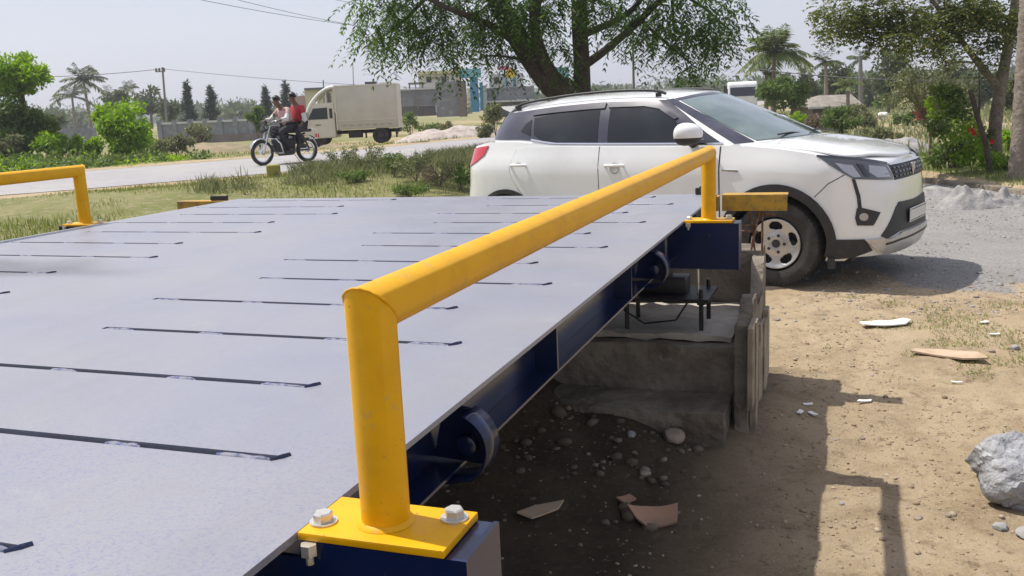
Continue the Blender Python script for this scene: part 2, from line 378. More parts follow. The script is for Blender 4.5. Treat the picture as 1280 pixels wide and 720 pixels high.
grassm = np.maximum(grassm, patch*.45)
for (a_, b_, c_) in ((1.5, 5.7, .35), (2.35, 4.7, .45), (3.3, 5.2, .5), (2.9, 4.1, .4), (3.6, 6.2, .5)): grassm = np.maximum(grassm, .33*np.exp(-(np.hypot(GX-a_, GY-b_)/c_)**2)*(.6+vnoise(GX, GY, 4, 15)*1.6))
bare = smooth((vnoise(GX, GY, .22, 13)+.12)/.25)
grassm = np.where(GY > 26, grassm*(.45+.55*bare), grassm)
dirtroad = np.exp(-(dn/.5)**2)*.9+np.exp(-(df_/.8)**2)*.9
grassm = grassm*(1-np.clip(dirtroad, 0, 1))
shaded_soil = np.exp(-(np.clip(T_+.75, 0, None)/.50)**2)*np.where(T_ > -3.6, 1, 0)*np.where(L_ < 5.4, 1, 0)*.95  # platform shade painted on the ground, fading out past the deck edge
att = gme.color_attributes.new('cover', 'FLOAT_COLOR', 'POINT')
att.data.foreach_set('color', np.stack([gravel, grassm, shaded_soil, np.ones_like(shaded_soil)], -1).reshape(-1).astype(np.float32))
def ground_material():
    m = bpy.data.materials.new('sandy_ground'); m.use_nodes = True; n = m.node_tree.nodes; l = m.node_tree.links
    b = n['Principled BSDF']; b.inputs['Roughness'].default_value = .95; b.inputs['Specular IOR Level'].default_value = .2
    tc = n.new('ShaderNodeTexCoord'); va = n.new('ShaderNodeVertexColor'); va.layer_name = 'cover'
    sx = n.new('ShaderNodeSeparateColor'); l.new(va.outputs[0], sx.inputs[0])
    def noise(s, d=6, r=.65):
        t = n.new('ShaderNodeTexNoise'); t.inputs['Scale'].default_value = s; t.inputs['Detail'].default_value = d; t.inputs['Roughness'].default_value = r
        l.new(tc.outputs['Object'], t.inputs[0]); return t.outputs[0]
    def mr(x, a, b_, c=0, d=1):
        r = n.new('ShaderNodeMapRange'); l.new(x, r.inputs[0])
        for i, v in enumerate((a, b_, c, d)): r.inputs[i+1].default_value = v
        return r.outputs[0]
    def mix(f, a, b_):
        mx = n.new('ShaderNodeMix'); mx.data_type = 'RGBA'; l.new(f, mx.inputs[0])
        for i, v in ((6, a), (7, b_)):
            if isinstance(v, tuple): mx.inputs[i].default_value = (*v, 1)
            else: l.new(v, mx.inputs[i])
        return mx.outputs[2]
    def soft(x, nz, k=.5):
        a = n.new('ShaderNodeMath'); a.operation = 'MULTIPLY_ADD'; l.new(nz, a.inputs[0]); a.inputs[1].default_value = k; a.inputs[2].default_value = -k/2
        c = n.new('ShaderNodeMath'); c.operation = 'ADD'; l.new(x, c.inputs[0]); l.new(a.outputs[0], c.inputs[1]); return mr(c.outputs[0], .38, .62)
    dirt = mix(mr(noise(1.1), .35, .65), (.39, .295, .18), (.475, .37, .24))
    dirt = mix(mr(noise(4, 8, .7), .46, .64), dirt, (.315, .235, .145))
    dirt = mix(mr(noise(14, 6), .56, .7), dirt, (.21, .15, .09))
    dirt = mix(mr(noise(60, 4), .56, .68), dirt, (.44, .36, .27))
    dirt = mix(mr(noise(110, 3), .62, .70), dirt, (.13, .095, .065))
    grav = mix(mr(noise(1.6), .35, .65), (.27, .255, .24), (.33, .315, .30))
    grav = mix(mr(noise(38, 5), .45, .66), grav, (.20, .19, .18))
    grav = mix(mr(noise(90, 4), .58, .68), grav, (.42, .40, .38))
    gras = mix(mr(noise(.9), .35, .65), (.15, .165, .05), (.24, .225, .10))
    gras = mix(mr(noise(7), .5, .68), gras, (.33, .27, .17))
    gras = mix(mr(noise(40), .55, .7), gras, (.09, .12, .035))
    shaded_soil = mix(mr(noise(5), .4, .65), (.040, .029, .019), (.070, .052, .035))  # dark tones that stand for the shade under the deck
    shaded_soil = mix(mr(noise(45), .55, .7), shaded_soil, (.10, .075, .05))
    nz = noise(6, 8, .7)
    c = mix(sx.outputs[2], dirt, shaded_soil)
    c = mix(soft(sx.outputs[0], nz), c, grav)
    c = mix(soft(sx.outputs[1], nz, .9), c, gras)
    l.new(c, b.inputs['Base Color'])
    bp = n.new('ShaderNodeBump'); bp.inputs['Strength'].default_value = 1.0; bp.inputs['Distance'].default_value = .018
    l.new(noise(40, 9, .75), bp.inputs['Height']); l.new(bp.outputs[0], b.inputs['Normal'])
    return m
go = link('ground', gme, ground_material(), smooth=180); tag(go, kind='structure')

# road strip
def densify(P, n):
    P = np.array(P, float); d = np.r_[0, np.cumsum(np.hypot(*np.diff(P, axis=0).T))]; t = np.linspace(0, 1, n)
    dd = d/d[-1]; return np.stack([np.interp(t, dd, P[:, 0]), np.interp(t, dd, P[:, 1])], -1)
def nearest_pair(nr, fr):
    return fr[[np.hypot(*(fr-q).T).argmin() for q in nr]]
na = densify(ROAD_NEAR, 260); fa = densify(ROAD_FAR, 260)
rv = []; K = 9
for a, b_ in zip(na, fa):
    for k in range(K):
        u = k/(K-1); wv_ = .12*sin(a[0]*1.9)*(1 if k in (0, K-1) else 0)
        q = a+(b_-a)*(.05+.82*u)+wv_; rv.append((q[0], q[1], .408+.03*(1-(2*u-1)**2)))
ri = np.arange(260*K).reshape(260, K)
rf = np.stack([ri[:-1, :-1], ri[1:, :-1], ri[1:, 1:], ri[:-1, 1:]], -1).reshape(-1, 4)
M['road'] = mat('dusty_asphalt', (.30, .285, .29), .85, noise=[(.5, (.34, .32, .31), .4, .65), (3, (.27, .26, .265), .5, .7), (30, (.42, .40, .38), .6, .7)], bump=(30, .3, .01))
tag(link('road', npmesh('road', rv, rf), M['road'], smooth=180), kind='structure')

# kerb line on the right
kb = MB()
kp = [(6.9, 16.6), (7.02, 15.4), (7.12, 14.2), (7.22, 13.2), (7.30, 12.0), (7.5, 10.6), (7.9, 9.2)]
for i in range(len(kp)-1):
    (x0, y0), (x1, y1) = kp[i], kp[i+1]; a = Vector((x0, y0, 0)); b_ = Vector((x1, y1, 0)); L = (b_-a).length-.015
    ang = atan2(y1-y0, x1-x0); z = hz(x0-.2, y0)
    kb.box(0, L, -.07, .07, z-.1, z+.075, rot=TR(x0, y0, 0) @ RZ(ang), bev=.02)
tag(kb.build('kerb', M['concrete'], smooth=40), kind='structure')

# ------------------------------------------------------------------ weighbridge platform (local frame: x across, y along)
Z0 = 1.05
wb = empty('weighbridge_platform', (0, 0, 0), -YA, 'long navy steel weighbridge platform with slotted plate deck on concrete footing', 'weighbridge')
X0, X1, Y0, Y1 = -3.62, -.62, -2.2, 4.93
slots = []
k = 0; y = .765
ys = []
while y > Y0+.3: y -= .335
y += .335
i0 = int(round((y-.765)/.335))
for i in range(i0, 13):
    yy = .765+.335*i
    if yy > Y1-.1: break
    if i % 2 == 0: slots += [(yy, -1.87, -.94), (yy, -3.41, -2.455)]
    else: slots += [(yy, -1.74, -.79), (yy, -3.56, -2.61)]
SW = .0105
xs_ = sorted(set([X0, X1]+[s[1] for s in slots]+[s[2] for s in slots]+[-3.0, -2.1, -1.4]))
ysl = sorted(set([Y0, Y1]+[round(s[0]-SW, 4) for s in slots]+[round(s[0]+SW, 4) for s in slots]))
bm = bmesh.new(); gv = {}
def gvt(i, j):
    if (i, j) not in gv: gv[i, j] = bm.verts.new((xs_[i], ysl[j], Z0))
    return gv[i, j]
for i in range(len(xs_)-1):
    for j in range(len(ysl)-1):
        cx, cy = (xs_[i]+xs_[i+1])/2, (ysl[j]+ysl[j+1])/2
        if any(abs(cy-s[0]) < SW and s[1] < cx < s[2] for s in slots): continue
        bm.faces.new((gvt(i, j), gvt(i+1, j), gvt(i+1, j+1), gvt(i, j+1)))
r = bmesh.ops.extrude_face_region(bm, geom=bm.faces[:])
for v in r['geom']:
    if isinstance(v, bmesh.types.BMVert): v.co.z -= .010
mb = MB(); mb.bm(bm); mb.build('deck_plate', M['deck'], wb)
rnd = random.Random(3)
for (yy, a, b_) in slots:
    # short weld stitches closing the slot at its ends and at two places between
    for c, hl in ((a+.05, .045), (a+.34+rnd.uniform(-.03, .03), .035), (b_-.30+rnd.uniform(-.03, .03), .035), (b_-.055, .05)):
        n = 7
        pts = [(c-hl+2*hl*q/(n-1), yy+rnd.uniform(-.0012, .0012), Z0-.0058+rnd.uniform(-.0008, .0008)) for q in range(n)]
        m_ = MB(); m_.tube(pts, [.004]+[.0072]*(n-2)+[.004], 6); m_.build('weld_seam', M['weld'], wb, smooth=60)
    m_ = MB(); m_.tube([(b_-.002, yy-.009, Z0-.001), (b_+.010, yy+.004, Z0+.001), (b_+.016, yy+.016, Z0)], .0045, 6)
    m_.build('slot_end', M['navy'], wb, smooth=60)
# longitudinal I-beams (web, flanges), outer ones open to the outside
def ibeam(x, name, zb=.90):
    m_ = MB(); zt = Z0-.0115
    m_.box(x-.06, x+.06, Y0, Y1-.01, zt-.012, zt); m_.box(x-.004, x+.004, Y0, Y1-.01, zb+.0125, zt-.0125)
    fl = .006 if x in (-.70, -3.54) else .012
    m_.box(x-.06, x+.06, Y0, Y1-.01, zb+.012-fl, zb+.012); return m_.build(name, M['navy'], wb)
for x in (-.70, -1.32, -1.95, -2.29, -2.92, -3.54): ibeam(x, 'main_beam', .905 if x in (-.70, -3.54) else .88)
for y in [q for q in (-1.9, -.3, .95, 2.2, 3.3, 3.8, 4.7)]:
    m_ = MB(); m_.box(-3.52, -.72, y-.05, y+.05, .84, .853); m_.box(-3.52, -.72, y-.004, y+.004, .853, 1.0)
    m_.build('cross_beam', M['navy'], wb)
# flat bars added under every slot to block sun, blackened for slot shade
for q in sorted(set(s[0] for s in slots)):
    m_ = MB(); m_.box(-3.50, -.745, q-.030, q+.030, Z0-.030, Z0-.0125); m_.build('slot_backing', M['slot_shade'], wb)
# vertical stiffeners on the outer web
for y in (-1.3, .2, 2.06, 2.9, 4.3):
    for x in (-.695, -3.545):
        s_ = 1 if x > -1 else -1
        m_ = MB(); m_.box(min(x, x+s_*.055), max(x, x+s_*.055), y-.004, y+.004, .918, Z0-.024); m_.build('stiffener', M['navy'], wb)
# rounded lifting lugs
def lug(y):
    m_ = MB(); A = [(-.696, .925)]
    R_ = .062; cx, cz = -.640, .960
    A += [(cx+R_*cos(a), cz+R_*sin(a)) for a in [radians(q) for q in range(125, -50, -12)]]
    m_.prism(A, -.006, .006, TR(0, y, 0) @ RX(pi/2))
    pr = [(cx+(R_+.002)*cos(radians(a)), cz+(R_+.002)*sin(radians(a))) for a in np.linspace(70, -62, 14)]+[(-.66, .893), (-.69, .905)]
    vs = []
    for (x0, z0) in pr: vs += [(x0, y-.05, z0), (x0, y+.012, z0)]
    m2 = MB(); m2.add(vs, [(2*q, 2*q+1, 2*q+3, 2*q+2) for q in range(len(pr)-1)])
    o2 = m2.build('lug_strap', M['navy'], wb, smooth=50); sd = o2.modifiers.new('thick', 'SOLIDIFY'); sd.thickness = .005; sd.offset = 0
    o = m_.build('lifting_lug', M['navy'], wb, smooth=40)
    b2 = MB(); b2.lathe([(0, 0), (.020, 0), (.020, .016), (.014, .02), (0, .02)], 20, TR(-.625, y-.008, .955) @ RX(pi/2)); b2.build('pin', M['navy'], o, smooth=40)
lug(1.46); lug(3.22); lug(-.6)
# outrigger brackets that carry the guard rails
BR = [(.945, 1), (3.88, 1), (3.75, -1), (.80, -1)]
for (y, s_) in BR:
    m_ = MB(); xa, xb = (-.690, -.402) if s_ > 0 else (-3.55, -3.838)
    xa, xb = min(xa, xb), max(xa, xb); zt = Z0-.0035 if False else 1.040
    xi = (-.612 if s_ > 0 else -3.628)
    lo, hi = (xi, xb) if s_ > 0 else (xa, xi)
    y0, y1 = y-.052, y+.052
    m_.box(lo, hi, y0, y1, zt-.008, zt)                    # top flange
    m_.box(xa, xb, y0, y1, .848, .856)                     # bottom flange
    m_.box(xa, xb, y0, y0+.007, .856, zt-.008 if s_ < 0 else zt-.0115-.012)
    if s_ > 0: m_.box(-.618, xb, y0, y0+.007, zt-.0235, zt-.008)
    ex = xb if s_ > 0 else xa-.007
    m_.box(ex, ex+.007, y0-.002, y1+.002, .846, zt+.001)
    m_.build('outrigger_bracket', M['navy'], wb)
# load cell stands under both near corners of the far end
def stand(x, y):
    m_ = MB()
    m_.box(x-.24, x+.20, y-.17, y+.17, .600, .618)
    for dx in (-.20, .16):
        for dy in (-.13, .13): m_.tube([(x+dx, y+dy, .43), (x+dx, y+dy, .66)], .011, 8); m_.tube([(x+dx, y+dy, .585), (x+dx, y+dy, .599)], .02, 6)
    m_.build('load_cell_base', M['black'], wb)
    m_ = MB(); m_.box(x-.16, x+.08, y-.07, y+.07, .6185, .70, bev=.008); m_.lathe([(0, .70), (.045, .70), (.045, .79), (.07, .80), (.07, .838), (0, .838)], 20, TR(x-.04, y, 0))
    m_.build('load_cell', M['black'], wb, smooth=40)
    m_ = MB(); m_.tube([(x+.13, y-.02, .619), (x+.13, y-.02, .86)], .006, 8); m_.build('check_rod', M['zinc'], wb)
    m_ = MB(); m_.tube([(x-.16, y-.15, .66), (x-.2, y-.19, .56), (x-.1, y-.2, .50), (x+.05, y-.19, .52), (x+.1, y-.16, .60)], .005, 6); m_.build('cable', M['black'], wb)
stand(-.78, 4.45); stand(-3.42, 4.45)

# guard rails ------------------------------------------------------------
def guard_rail(x, ya, yb, sgn, label):
    t = empty('guard_rail', (0, 0, 0), -YA, label, 'guard rail', 'yellow guard rails along the weighbridge')
    R_ = .0303; zt = 1.322
    m_ = MB(); m_.tube([(x, ya, 1.0535), (x, ya, zt), (x, yb, zt), (x, yb, 1.0535)], R_, 40, mitre=True, cap=False)
    # fine weld bead where the pipes are mitred
    o = m_.build('rail_pipe', M['yellow'], t, smooth=50)
    for yv, dr in ((ya, 1), (yb, -1)):
        d1 = Vector((0, 0, 1)); d2 = Vector((0, dr, 0)); t_ = (d1+d2).normalized(); q = []
        for kk in range(41):
            a = 2*pi*kk/40; o_ = Vector((cos(a), 0, 0))*R_*1.005+Vector((0, sin(a), 0))*R_*1.005; o_ = o_-d1*(o_.dot(t_)/d1.dot(t_)); q.append(Vector((x, yv, zt))+o_)
        m_ = MB(); m_.tube(q, [.0016+.0007*sin(kk*2.9)+.0004*sin(kk*5.3) for kk in range(41)], 6, cap=False); m_.build('weld_bead', M['yellow'], o, smooth=60)
        bp_ = MB(); bp_.box(x-.092*1.06+.004*sgn, x+.092*1.06+.004*sgn, yv-.055, yv+.053, 1.0415, 1.0515, bev=.0012)
        bo = bp_.build('base_plate', M['yellow'], t, smooth=30)
        m_ = MB(); m_.lathe([(R_-.002, 1.052), (R_+.006, 1.052), (R_+.003, 1.0555), (R_-.001, 1.058)], 36, TR(x, yv, 0)); m_.build('weld_ring', M['yellow'], bo, smooth=60)
        for dx, dy in ((-.080, -.022), (.076, .028)):
            m_ = MB(); cx, cy = x+dx+.004*sgn, yv+dy
            m_.lathe([(0, 1.0517), (.0175, 1.0517), (.0175, 1.0540), (0, 1.0540)], 24, TR(cx, cy, 0))
            m_.lathe([(0, 1.0541), (.0125, 1.0541), (.0125, 1.0635), (.0105, 1.0655), (0, 1.0655)], 6, TR(cx, cy, 0) @ RZ(.5+dx*9))
            m_.tube([(cx, cy-.036 if dy < 0 else cy, 1.0405), (cx, cy-.036 if dy < 0 else cy, .998)], .0055, 8) if False else None
            m_.build('bolt', M['zinc'], bo, smooth=35)
        m_ = MB(); cx, cy = x-.080+.004*sgn, yv-.0615+.012
        m_.lathe([(0, 1.0405), (.0105, 1.0405), (.0105, 1.026), (0, 1.026)], 6, TR(cx, cy-.010, 0)); m_.tube([(cx, cy-.010, 1.027), (cx, cy-.010, 1.014)], .005, 8)
        m_.build('nut', M['zinc'], bo, smooth=35)
    return t
guard_rail(-.524, .945, 3.88, 1, 'nearest yellow pipe guard rail with mitred corner and bolted base plates')
guard_rail(-3.716, .80, 3.75, -1, 'yellow pipe guard rail along the far left edge beside the grass')

# ------------------------------------------------------------------ footing
ft = empty('concrete_footing', (0, 0, 0), -YA, 'rough grey concrete footing with upstand wall under the platform end', 'footing')
def rough_box(name, x0, x1, y0, y1, z0, z1, m, seg=.06, amp=.008, parent=ft, seed=1, topf=None):
    bm = bmesh.new(); bmesh.ops.create_cube(bm, size=1)
    for v in bm.verts: v.co = Vector((x0+(v.co.x+.5)*(x1-x0), y0+(v.co.y+.5)*(y1-y0), z0+(v.co.z+.5)*(z1-z0)))
    for ax, (a, b_) in enumerate(((x0, x1), (y0, y1), (z0, z1))):
        nrm = [0, 0, 0]; nrm[ax] = 1; q = a+seg
        sg = max(seg, (b_-a)/40); q = a+sg
        while q < b_-sg*.4:
            co = [0, 0, 0]; co[ax] = q
            bmesh.ops.bisect_plane(bm, geom=bm.verts[:]+bm.edges[:]+bm.faces[:], plane_co=co, plane_no=nrm); q += sg
    rs = random.Random(seed)
    for v in bm.verts:
        if topf and abs(v.co.z-z1) < 1e-4: v.co.z = topf(v.co.x, v.co.y)
        v.co += Vector((rs.uniform(-amp, amp), rs.uniform(-amp, amp), rs.uniform(-amp, amp)))
    m_ = MB(); m_.bm(bm); return m_.build(name, m, parent, smooth=45)
rough_box('upstand_wall', -3.95, -.40, 4.99, 5.26, -.1, .735, M['concrete'], .07, .006)
rough_box('seat_block', -3.9, -.44, 4.17, 4.985, -.1, .42, M['concrete'], .07, .005, seed=2)
rough_box('lit_ledge_slab', -1.35, -.47, 4.24, 4.95, .425, .455, M['lit_ledge'], .06, .010, seed=5)  # pale slab, light on the ledge put into its colour
rough_box('plinth', -3.9, -.46, 3.86, 4.16, -.1, .20, M['concrete'], .07, .004, seed=3)
rough_box('wing_wall', -.435, -.375, 4.06, 4.98, -.05, .60, M['concrete'], .05, .003, seed=4, topf=lambda x, y: .42+.20*smooth((y-4.06)/.25) - .12*smooth((y-4.45)/.1)+.22*smooth((y-4.7)/.2))
bd = MB()
rs = random.Random(9)
yy = 3.98
while yy < 4.95:
    w_ = rs.uniform(.09, .15); hb = rs.uniform(.38, .50) if yy > 4.1 else .56
    bd.box(-.372, -.350+rs.uniform(-.004, .006), yy, yy+w_-.006, rs.uniform(.06, .14) if yy > 4.05 else .19, hb); yy += w_
bd.build('shuttering_board', M['plank'], ft)
# yellow edging angle on the approach side, carried on rebar stubs
ea = empty('edging_angle', (0, 0, 0), -YA, 'long yellow painted steel edging angle lying behind the platform end', 'steel angle')
m_ = MB()
for (a, b_) in ((-4.13, -3.45), (-3.43, -2.20), (-2.18, -.62)):
    m_.box(a, b_, 4.965, 5.05, 1.022, 1.032); m_.box(a, b_, 4.965, 4.975, .955, 1.0218)
m_.box(-.60, -.268, 4.965, 5.08, 1.030, 1.040); m_.box(-.60, -.268, 4.965, 4.975, .955, 1.0298)
m_.build('angle_bar', M['yellow_old'], ea)
rb = MB()
for x, y, l_ in ((-.46, 5.03, .05), (-.435, 5.05, -.03), (-.40, 5.06, .0)):
    rb.tube([(x, y, .70), (x+l_*.4, y+.01, .82), (x+l_, y, .958)], .006, 7)
rb.tube([(-.62, 5.06, .86), (-.42, 5.04, .868)], .006, 7); rb.tube([(-.62, 5.09, .835), (-.42, 5.05, .832)], .006, 7)
rb.tube([(-.44, 5.04, .93), (-.33, 5.05, .925)], .006, 7)
for x in (-1.6, -2.8, -3.9): rb.tube([(x, 5.04, .7), (x, 5.03, 1.02)], .007, 7); rb.tube([(x+.05, 5.06, .7), (x+.04, 5.04, 1.02)], .007, 7)
rb.build('rebar_stub', M['rust'], ea, smooth=50)
# scrap lying on the angle
m_ = MB(); m_.box(-.06, .06, -.012, .012, 0, .03, bev=.003); o = m_.build('steel_offcut', M['black']); o.location = (*W(-3.86+.04, 4.99+.012), 1.034); o.rotation_euler = (0, 0, -YA+.1)
tag(o, 'small black steel offcut on the far left end of the yellow angle', 'steel offcut')
m_ = MB(); m_.box(-.04, .04, -.012, .012, 0, .035, bev=.004); m_.tube([(-.02, 0, .035), (0.0, .005, .05)], .008, 6)
o = m_.build('steel_offcut', M['black']); o.location = (*W(-.69, 4.90), 1.051); o.rotation_euler = (0, 0, -YA)
tag(o, 'tiny black steel offcut on the deck corner beside the far rail post', 'steel offcut')
# ------------------------------------------------------------------ white car
def crom(P, n=12):
    P = np.array(P, float); Q = np.vstack([2*P[0]-P[1], P, 2*P[-1]-P[-2]]); out = []
    for i in range(1, len(Q)-2):
        for k in range(n):
            t = k/n; a, b, c, d = Q[i-1], Q[i], Q[i+1], Q[i+2]
            out.append(.5*((2*b)+(c-a)*t+(2*a-5*b+4*c-d)*t*t+(3*b-a-3*c+d)*t**3))
    out.append(Q[-2]); return np.array(out)
class Curve:
    def __init__(s, P, n=12):
        s.p = crom(P, n); d = np.linalg.norm(np.diff(s.p, axis=0), axis=1); s.s = np.concatenate([[0], np.cumsum(d)]); s.L = s.s[-1]
    def __call__(s, t): return np.stack([np.interp(t, s.s, s.p[:, k]) for k in range(s.p.shape[1])], -1)
PLAN = Curve([(.83, 0), (.826, .22), (.805, .42), (.755, .60), (.65, .735), (.50, .825), (.30, .872), (.0, .895), (-.6, .90), (-1.4, .905), (-2.2, .905), (-2.6, .895), (-2.95, .86), (-3.16, .77), (-3.25, .6), (-3.28, .3), (-3.29, 0)])
LP = PLAN.L
def ip(x, *pts):
    a = sorted(pts); return np.interp(x, [q[0] for q in a], [q[1] for q in a])
def BODY(s, z):
    s = np.asarray(s, float); z = np.asarray(z, float); sg = np.where(s < 0, 1., -1.); P = PLAN(np.abs(s)); x = P[..., 0]; y = P[..., 1]
    w_ = ip(z, (.15, .93), (.25, .955), (.4, .975), (.6, .985), (.8, .994), (.90, 1.0), (.945, .998), (.97, .985), (1.03, .972), (1.10, .955), (1.2, .93))
    nf = np.clip(x/.79, 0, 1)**1.5; rf = np.clip((-2.4-x)/.8, 0, 1)
    nx = ip(z, (.15, -.10), (.28, -.02), (.36, .0), (.5, -.01), (.7, -.03), (.85, -.05), (.93, -.09), (1.0, -.16), (1.2, -.3))
    rx = ip(z, (.15, .10), (.3, .0), (.6, .0), (.75, .03), (.9, .04), (1.0, .07), (1.2, .13))
    # slight flare over the wheels
    fl = .012*np.exp(-(((x)/.42)**2+((z-.62)/.28)**2)**2)+.014*np.exp(-(((x+2.6)/.45)**2+((z-.68)/.32)**2)**2)
    return np.stack([x+nx*nf+rx*rf, sg*(y*w_+fl*(y > .5)), z], -1)
def ZTOP(x): return ip(x, (.8, .925), (.7, .94), (.5, .985), (.3, 1.025), (0, 1.065), (-.38, 1.095), (-1.5, 1.105), (-2.1, 1.115), (-2.5, 1.15), (-2.9, 1.15), (-3.2, 1.10))
CB = Curve([(.03, 0, 1.12), (-.02, .35, 1.115), (-.16, .6, 1.11), (-.38, .79, 1.095), (-.7, .825, 1.09), (-1.5, .84, 1.10), (-2.2, .83, 1.11), (-2.6, .79, 1.14), (-2.85, .70, 1.14), (-2.99, .5, 1.12), (-3.06, .25, 1.1), (-3.08, 0, 1.1)])
CT = Curve([(-.93, 0, 1.525), (-.955, .3, 1.512), (-1.015, .5, 1.488), (-1.09, .585, 1.475), (-1.3, .60, 1.485), (-1.7, .605, 1.485), (-2.2, .595, 1.46), (-2.6, .57, 1.425), (-2.78, .5, 1.42), (-2.88, .38, 1.44), (-2.92, .2, 1.455), (-2.93, 0, 1.46)])
def CAB(t, v):
    t = np.asarray(t, float); v = np.asarray(v, float); sgn = np.where(t < 0, 1., -1.); t = np.abs(t)
    k = np.clip(t, 0, 11)*12; n = np.arange(len(CB.p))
    B = np.stack([np.interp(k, n, CB.p[:, i]) for i in range(3)], -1); T = np.stack([np.interp(k, n, CT.p[:, i]) for i in range(3)], -1)
    P = B+(T-B)*v[..., None]; bul = (4*v*(1-v))*.022
    nx = np.interp(t, [0, 2.5, 3.5, 7.5, 8.5, 11], [.5, .5, 0, 0, -.8, -.8]); ny = np.interp(t, [0, 2, 3, 8, 9, 11], [0, .5, 1, 1, .4, 0])
    P[..., 0] += bul*nx; P[..., 1] = (P[..., 1]+bul*ny)*sgn
    return P
def CABXZ(x, z):
    """cabin side (x,z) -> surface point on the near side"""
    v = np.clip((z-1.10)/(1.485-1.10), -.1, 1.05)
    for _ in range(12):
        t = np.interp(-x, XT(v)[0], XT(v)[1]); P = CAB(np.array([t]), np.array([v]))[0]; v = v+(z-P[2])/.38
    return P
_tt = np.linspace(2.2, 9.5, 200)
def XT(v):
    P = CAB(_tt, np.full(200, float(v))); return -P[:, 0], _tt
def nrm_of(fn, a, b, e=.004):
    p0 = Vector(fn(a, b)); p1 = Vector(fn(a+e, b)); p2 = Vector(fn(a, b+e)); n = (p1-p0).cross(p2-p0)
    return n.normalized() if n.length else Vector((0, 0, 1))
def fB(s, z): return BODY(np.array([s]), np.array([z]))[0]
def fC(t, v): return CAB(np.array([t]), np.array([v]))[0]
def fX(x, z): return CABXZ(x, z)
CEN = Vector((-1.3, 0, .8))
def panel(name, poly, fn, off, mt, parent, step=.05, depth=.008, mirror=True, stepz=None):
    """a thin shaped plate lying on the body surface; outline given in surface coordinates"""
    obs = []
    for sgn in ((1, -1) if mirror else (1,)):
        bm = bmesh.new(); vs = [bm.verts.new((a, b, 0)) for a, b in poly]; bm.faces.new(vs)
        A = [q[0] for q in poly]; B = [q[1] for q in poly]
        for ax, lo, hi, st in ((0, min(A), max(A), step), (1, min(B), max(B), stepz or step)):
            q = lo+st; no = [0, 0, 0]; no[ax] = 1
            while q < hi-1e-4:
                co = [0, 0, 0]; co[ax] = q; bmesh.ops.bisect_plane(bm, geom=bm.verts[:]+bm.edges[:]+bm.faces[:], plane_co=co, plane_no=no); q += st
        mp = {}
        for v in bm.verts:
            a, b = v.co.x, v.co.y; P = Vector(fn(a, b)); n = nrm_of(fn, a, b)
            if n.dot(P-CEN) < 0: n = -n
            mp[v] = (P+n*off, P+n*(off-depth))
        ins = {}
        edges = [e for e in bm.edges if len(e.link_faces) == 1]
        for v, (o_, i_) in mp.items(): v.co = o_
        for e in edges:
            for v in e.verts:
                if v not in ins: ins[v] = bm.verts.new(mp[v][1])
        for e in edges:
            a, b = e.verts; bm.faces.new((a, b, ins[b], ins[a]))
        if sgn < 0:
            for v in bm.verts: v.co.y *= -1
        m_ = MB(); m_.bm(bm); obs.append(m_.build(name, mt, parent, smooth=40))
    return obs
def strip(pts, w_):
    """outline polygon of a thin line through pts"""
    P = [Vector((a, b)) for a, b in pts]; L = []; R = []
    for i, q in enumerate(P):
        d = (P[min(i+1, len(P)-1)]-P[max(i-1, 0)]).normalized(); n = Vector((-d.y, d.x)); L.append(q+n*w_/2); R.append(q-n*w_/2)
    return [tuple(q) for q in L]+[tuple(q) for q in R[::-1]]

car = empty('parked_car', (2.603, 7.826, .075), -.645, 'white compact suv with black roof rails parked on grey gravel behind the platform', 'car')
# closed lower body
NS = 150; ss = np.linspace(0, LP, NS); NV = 15
xs0 = PLAN(ss)[:, 0]; zt_ = ZTOP(xs0); zb_ = np.where(xs0 > .55, .235, .205)
ring = []
bmv = []; rows = []
V = []; Fs = []
NI = 10
for i in range(NS):
    zz = zb_[i]+(zt_[i]-zb_[i])*np.linspace(0, 1, NV)
    L_pts = BODY(np.full(NV, ss[i]), zz)                 # near side (-y)
    e = L_pts[-1]
    # top row across
    x0, y0, z0 = e; ye = abs(y0)+1e-6
    zc = ip(x0, (.75, .95), (.62, 1.005), (.4, 1.06), (.0, 1.115), (-.4, 1.13), (-1.4, 1.11), (-3.2, 1.10)); cr = max(0, zc-z0)
    bow = .38*smooth((.15-x0)/.5)*smooth((x0+1.2)/.8) if False else 0
    top = []
    for q in range(1, NI):
        u = -1+2*q/NI; top.append((x0, u*ye, z0+cr*(1-abs(u)**2.6)))
    R_pts = L_pts.copy(); R_pts[:, 1] *= -1
    row = [tuple(q) for q in L_pts]+top+[tuple(q) for q in R_pts[::-1]]
    bot = [(x0, -ye*.93+2*ye*.93*q/NI, zb_[i]-.0) for q in range(NI-1, 0, -1)]
    rows.append(row+bot)
RN = len(rows[0])
for r_ in rows: V += r_
for i in range(NS-1):
    for k in range(RN):
        k2 = (k+1) % RN; Fs.append((i*RN+k, i*RN+k2, (i+1)*RN+k2, (i+1)*RN+k))
me = bpy.data.meshes.new('body'); me.from_pydata(V, [], Fs)
bm = bmesh.new(); bm.from_mesh(me); bmesh.ops.remove_doubles(bm, verts=bm.verts, dist=.0006)
bmesh.ops.holes_fill(bm, edges=[e for e in bm.edges if e.is_boundary], sides=0); bmesh.ops.dissolve_degenerate(bm, dist=1e-5, edges=bm.edges[:])
bmesh.ops.recalc_face_normals(bm, faces=bm.faces); bm.to_mesh(me); bm.free()
body = bpy.data.objects.new('body', me); COL.objects.link(body)
ARCH = [(0, .335, .395), (-2.6, .300, .375)]
cuts = []
for (ax, az, ar) in ARCH:
    for s_ in (1, -1):
        m_ = MB(); y0, y1 = (.58, 1.2) if s_ > 0 else (-1.2, -.58)
        m_.lathe([(0, y0), (ar, y0), (ar, y1), (0, y1)], 48, TR(ax, 0, az) @ RX(-pi/2)); cuts.append(m_.build('cut', None))
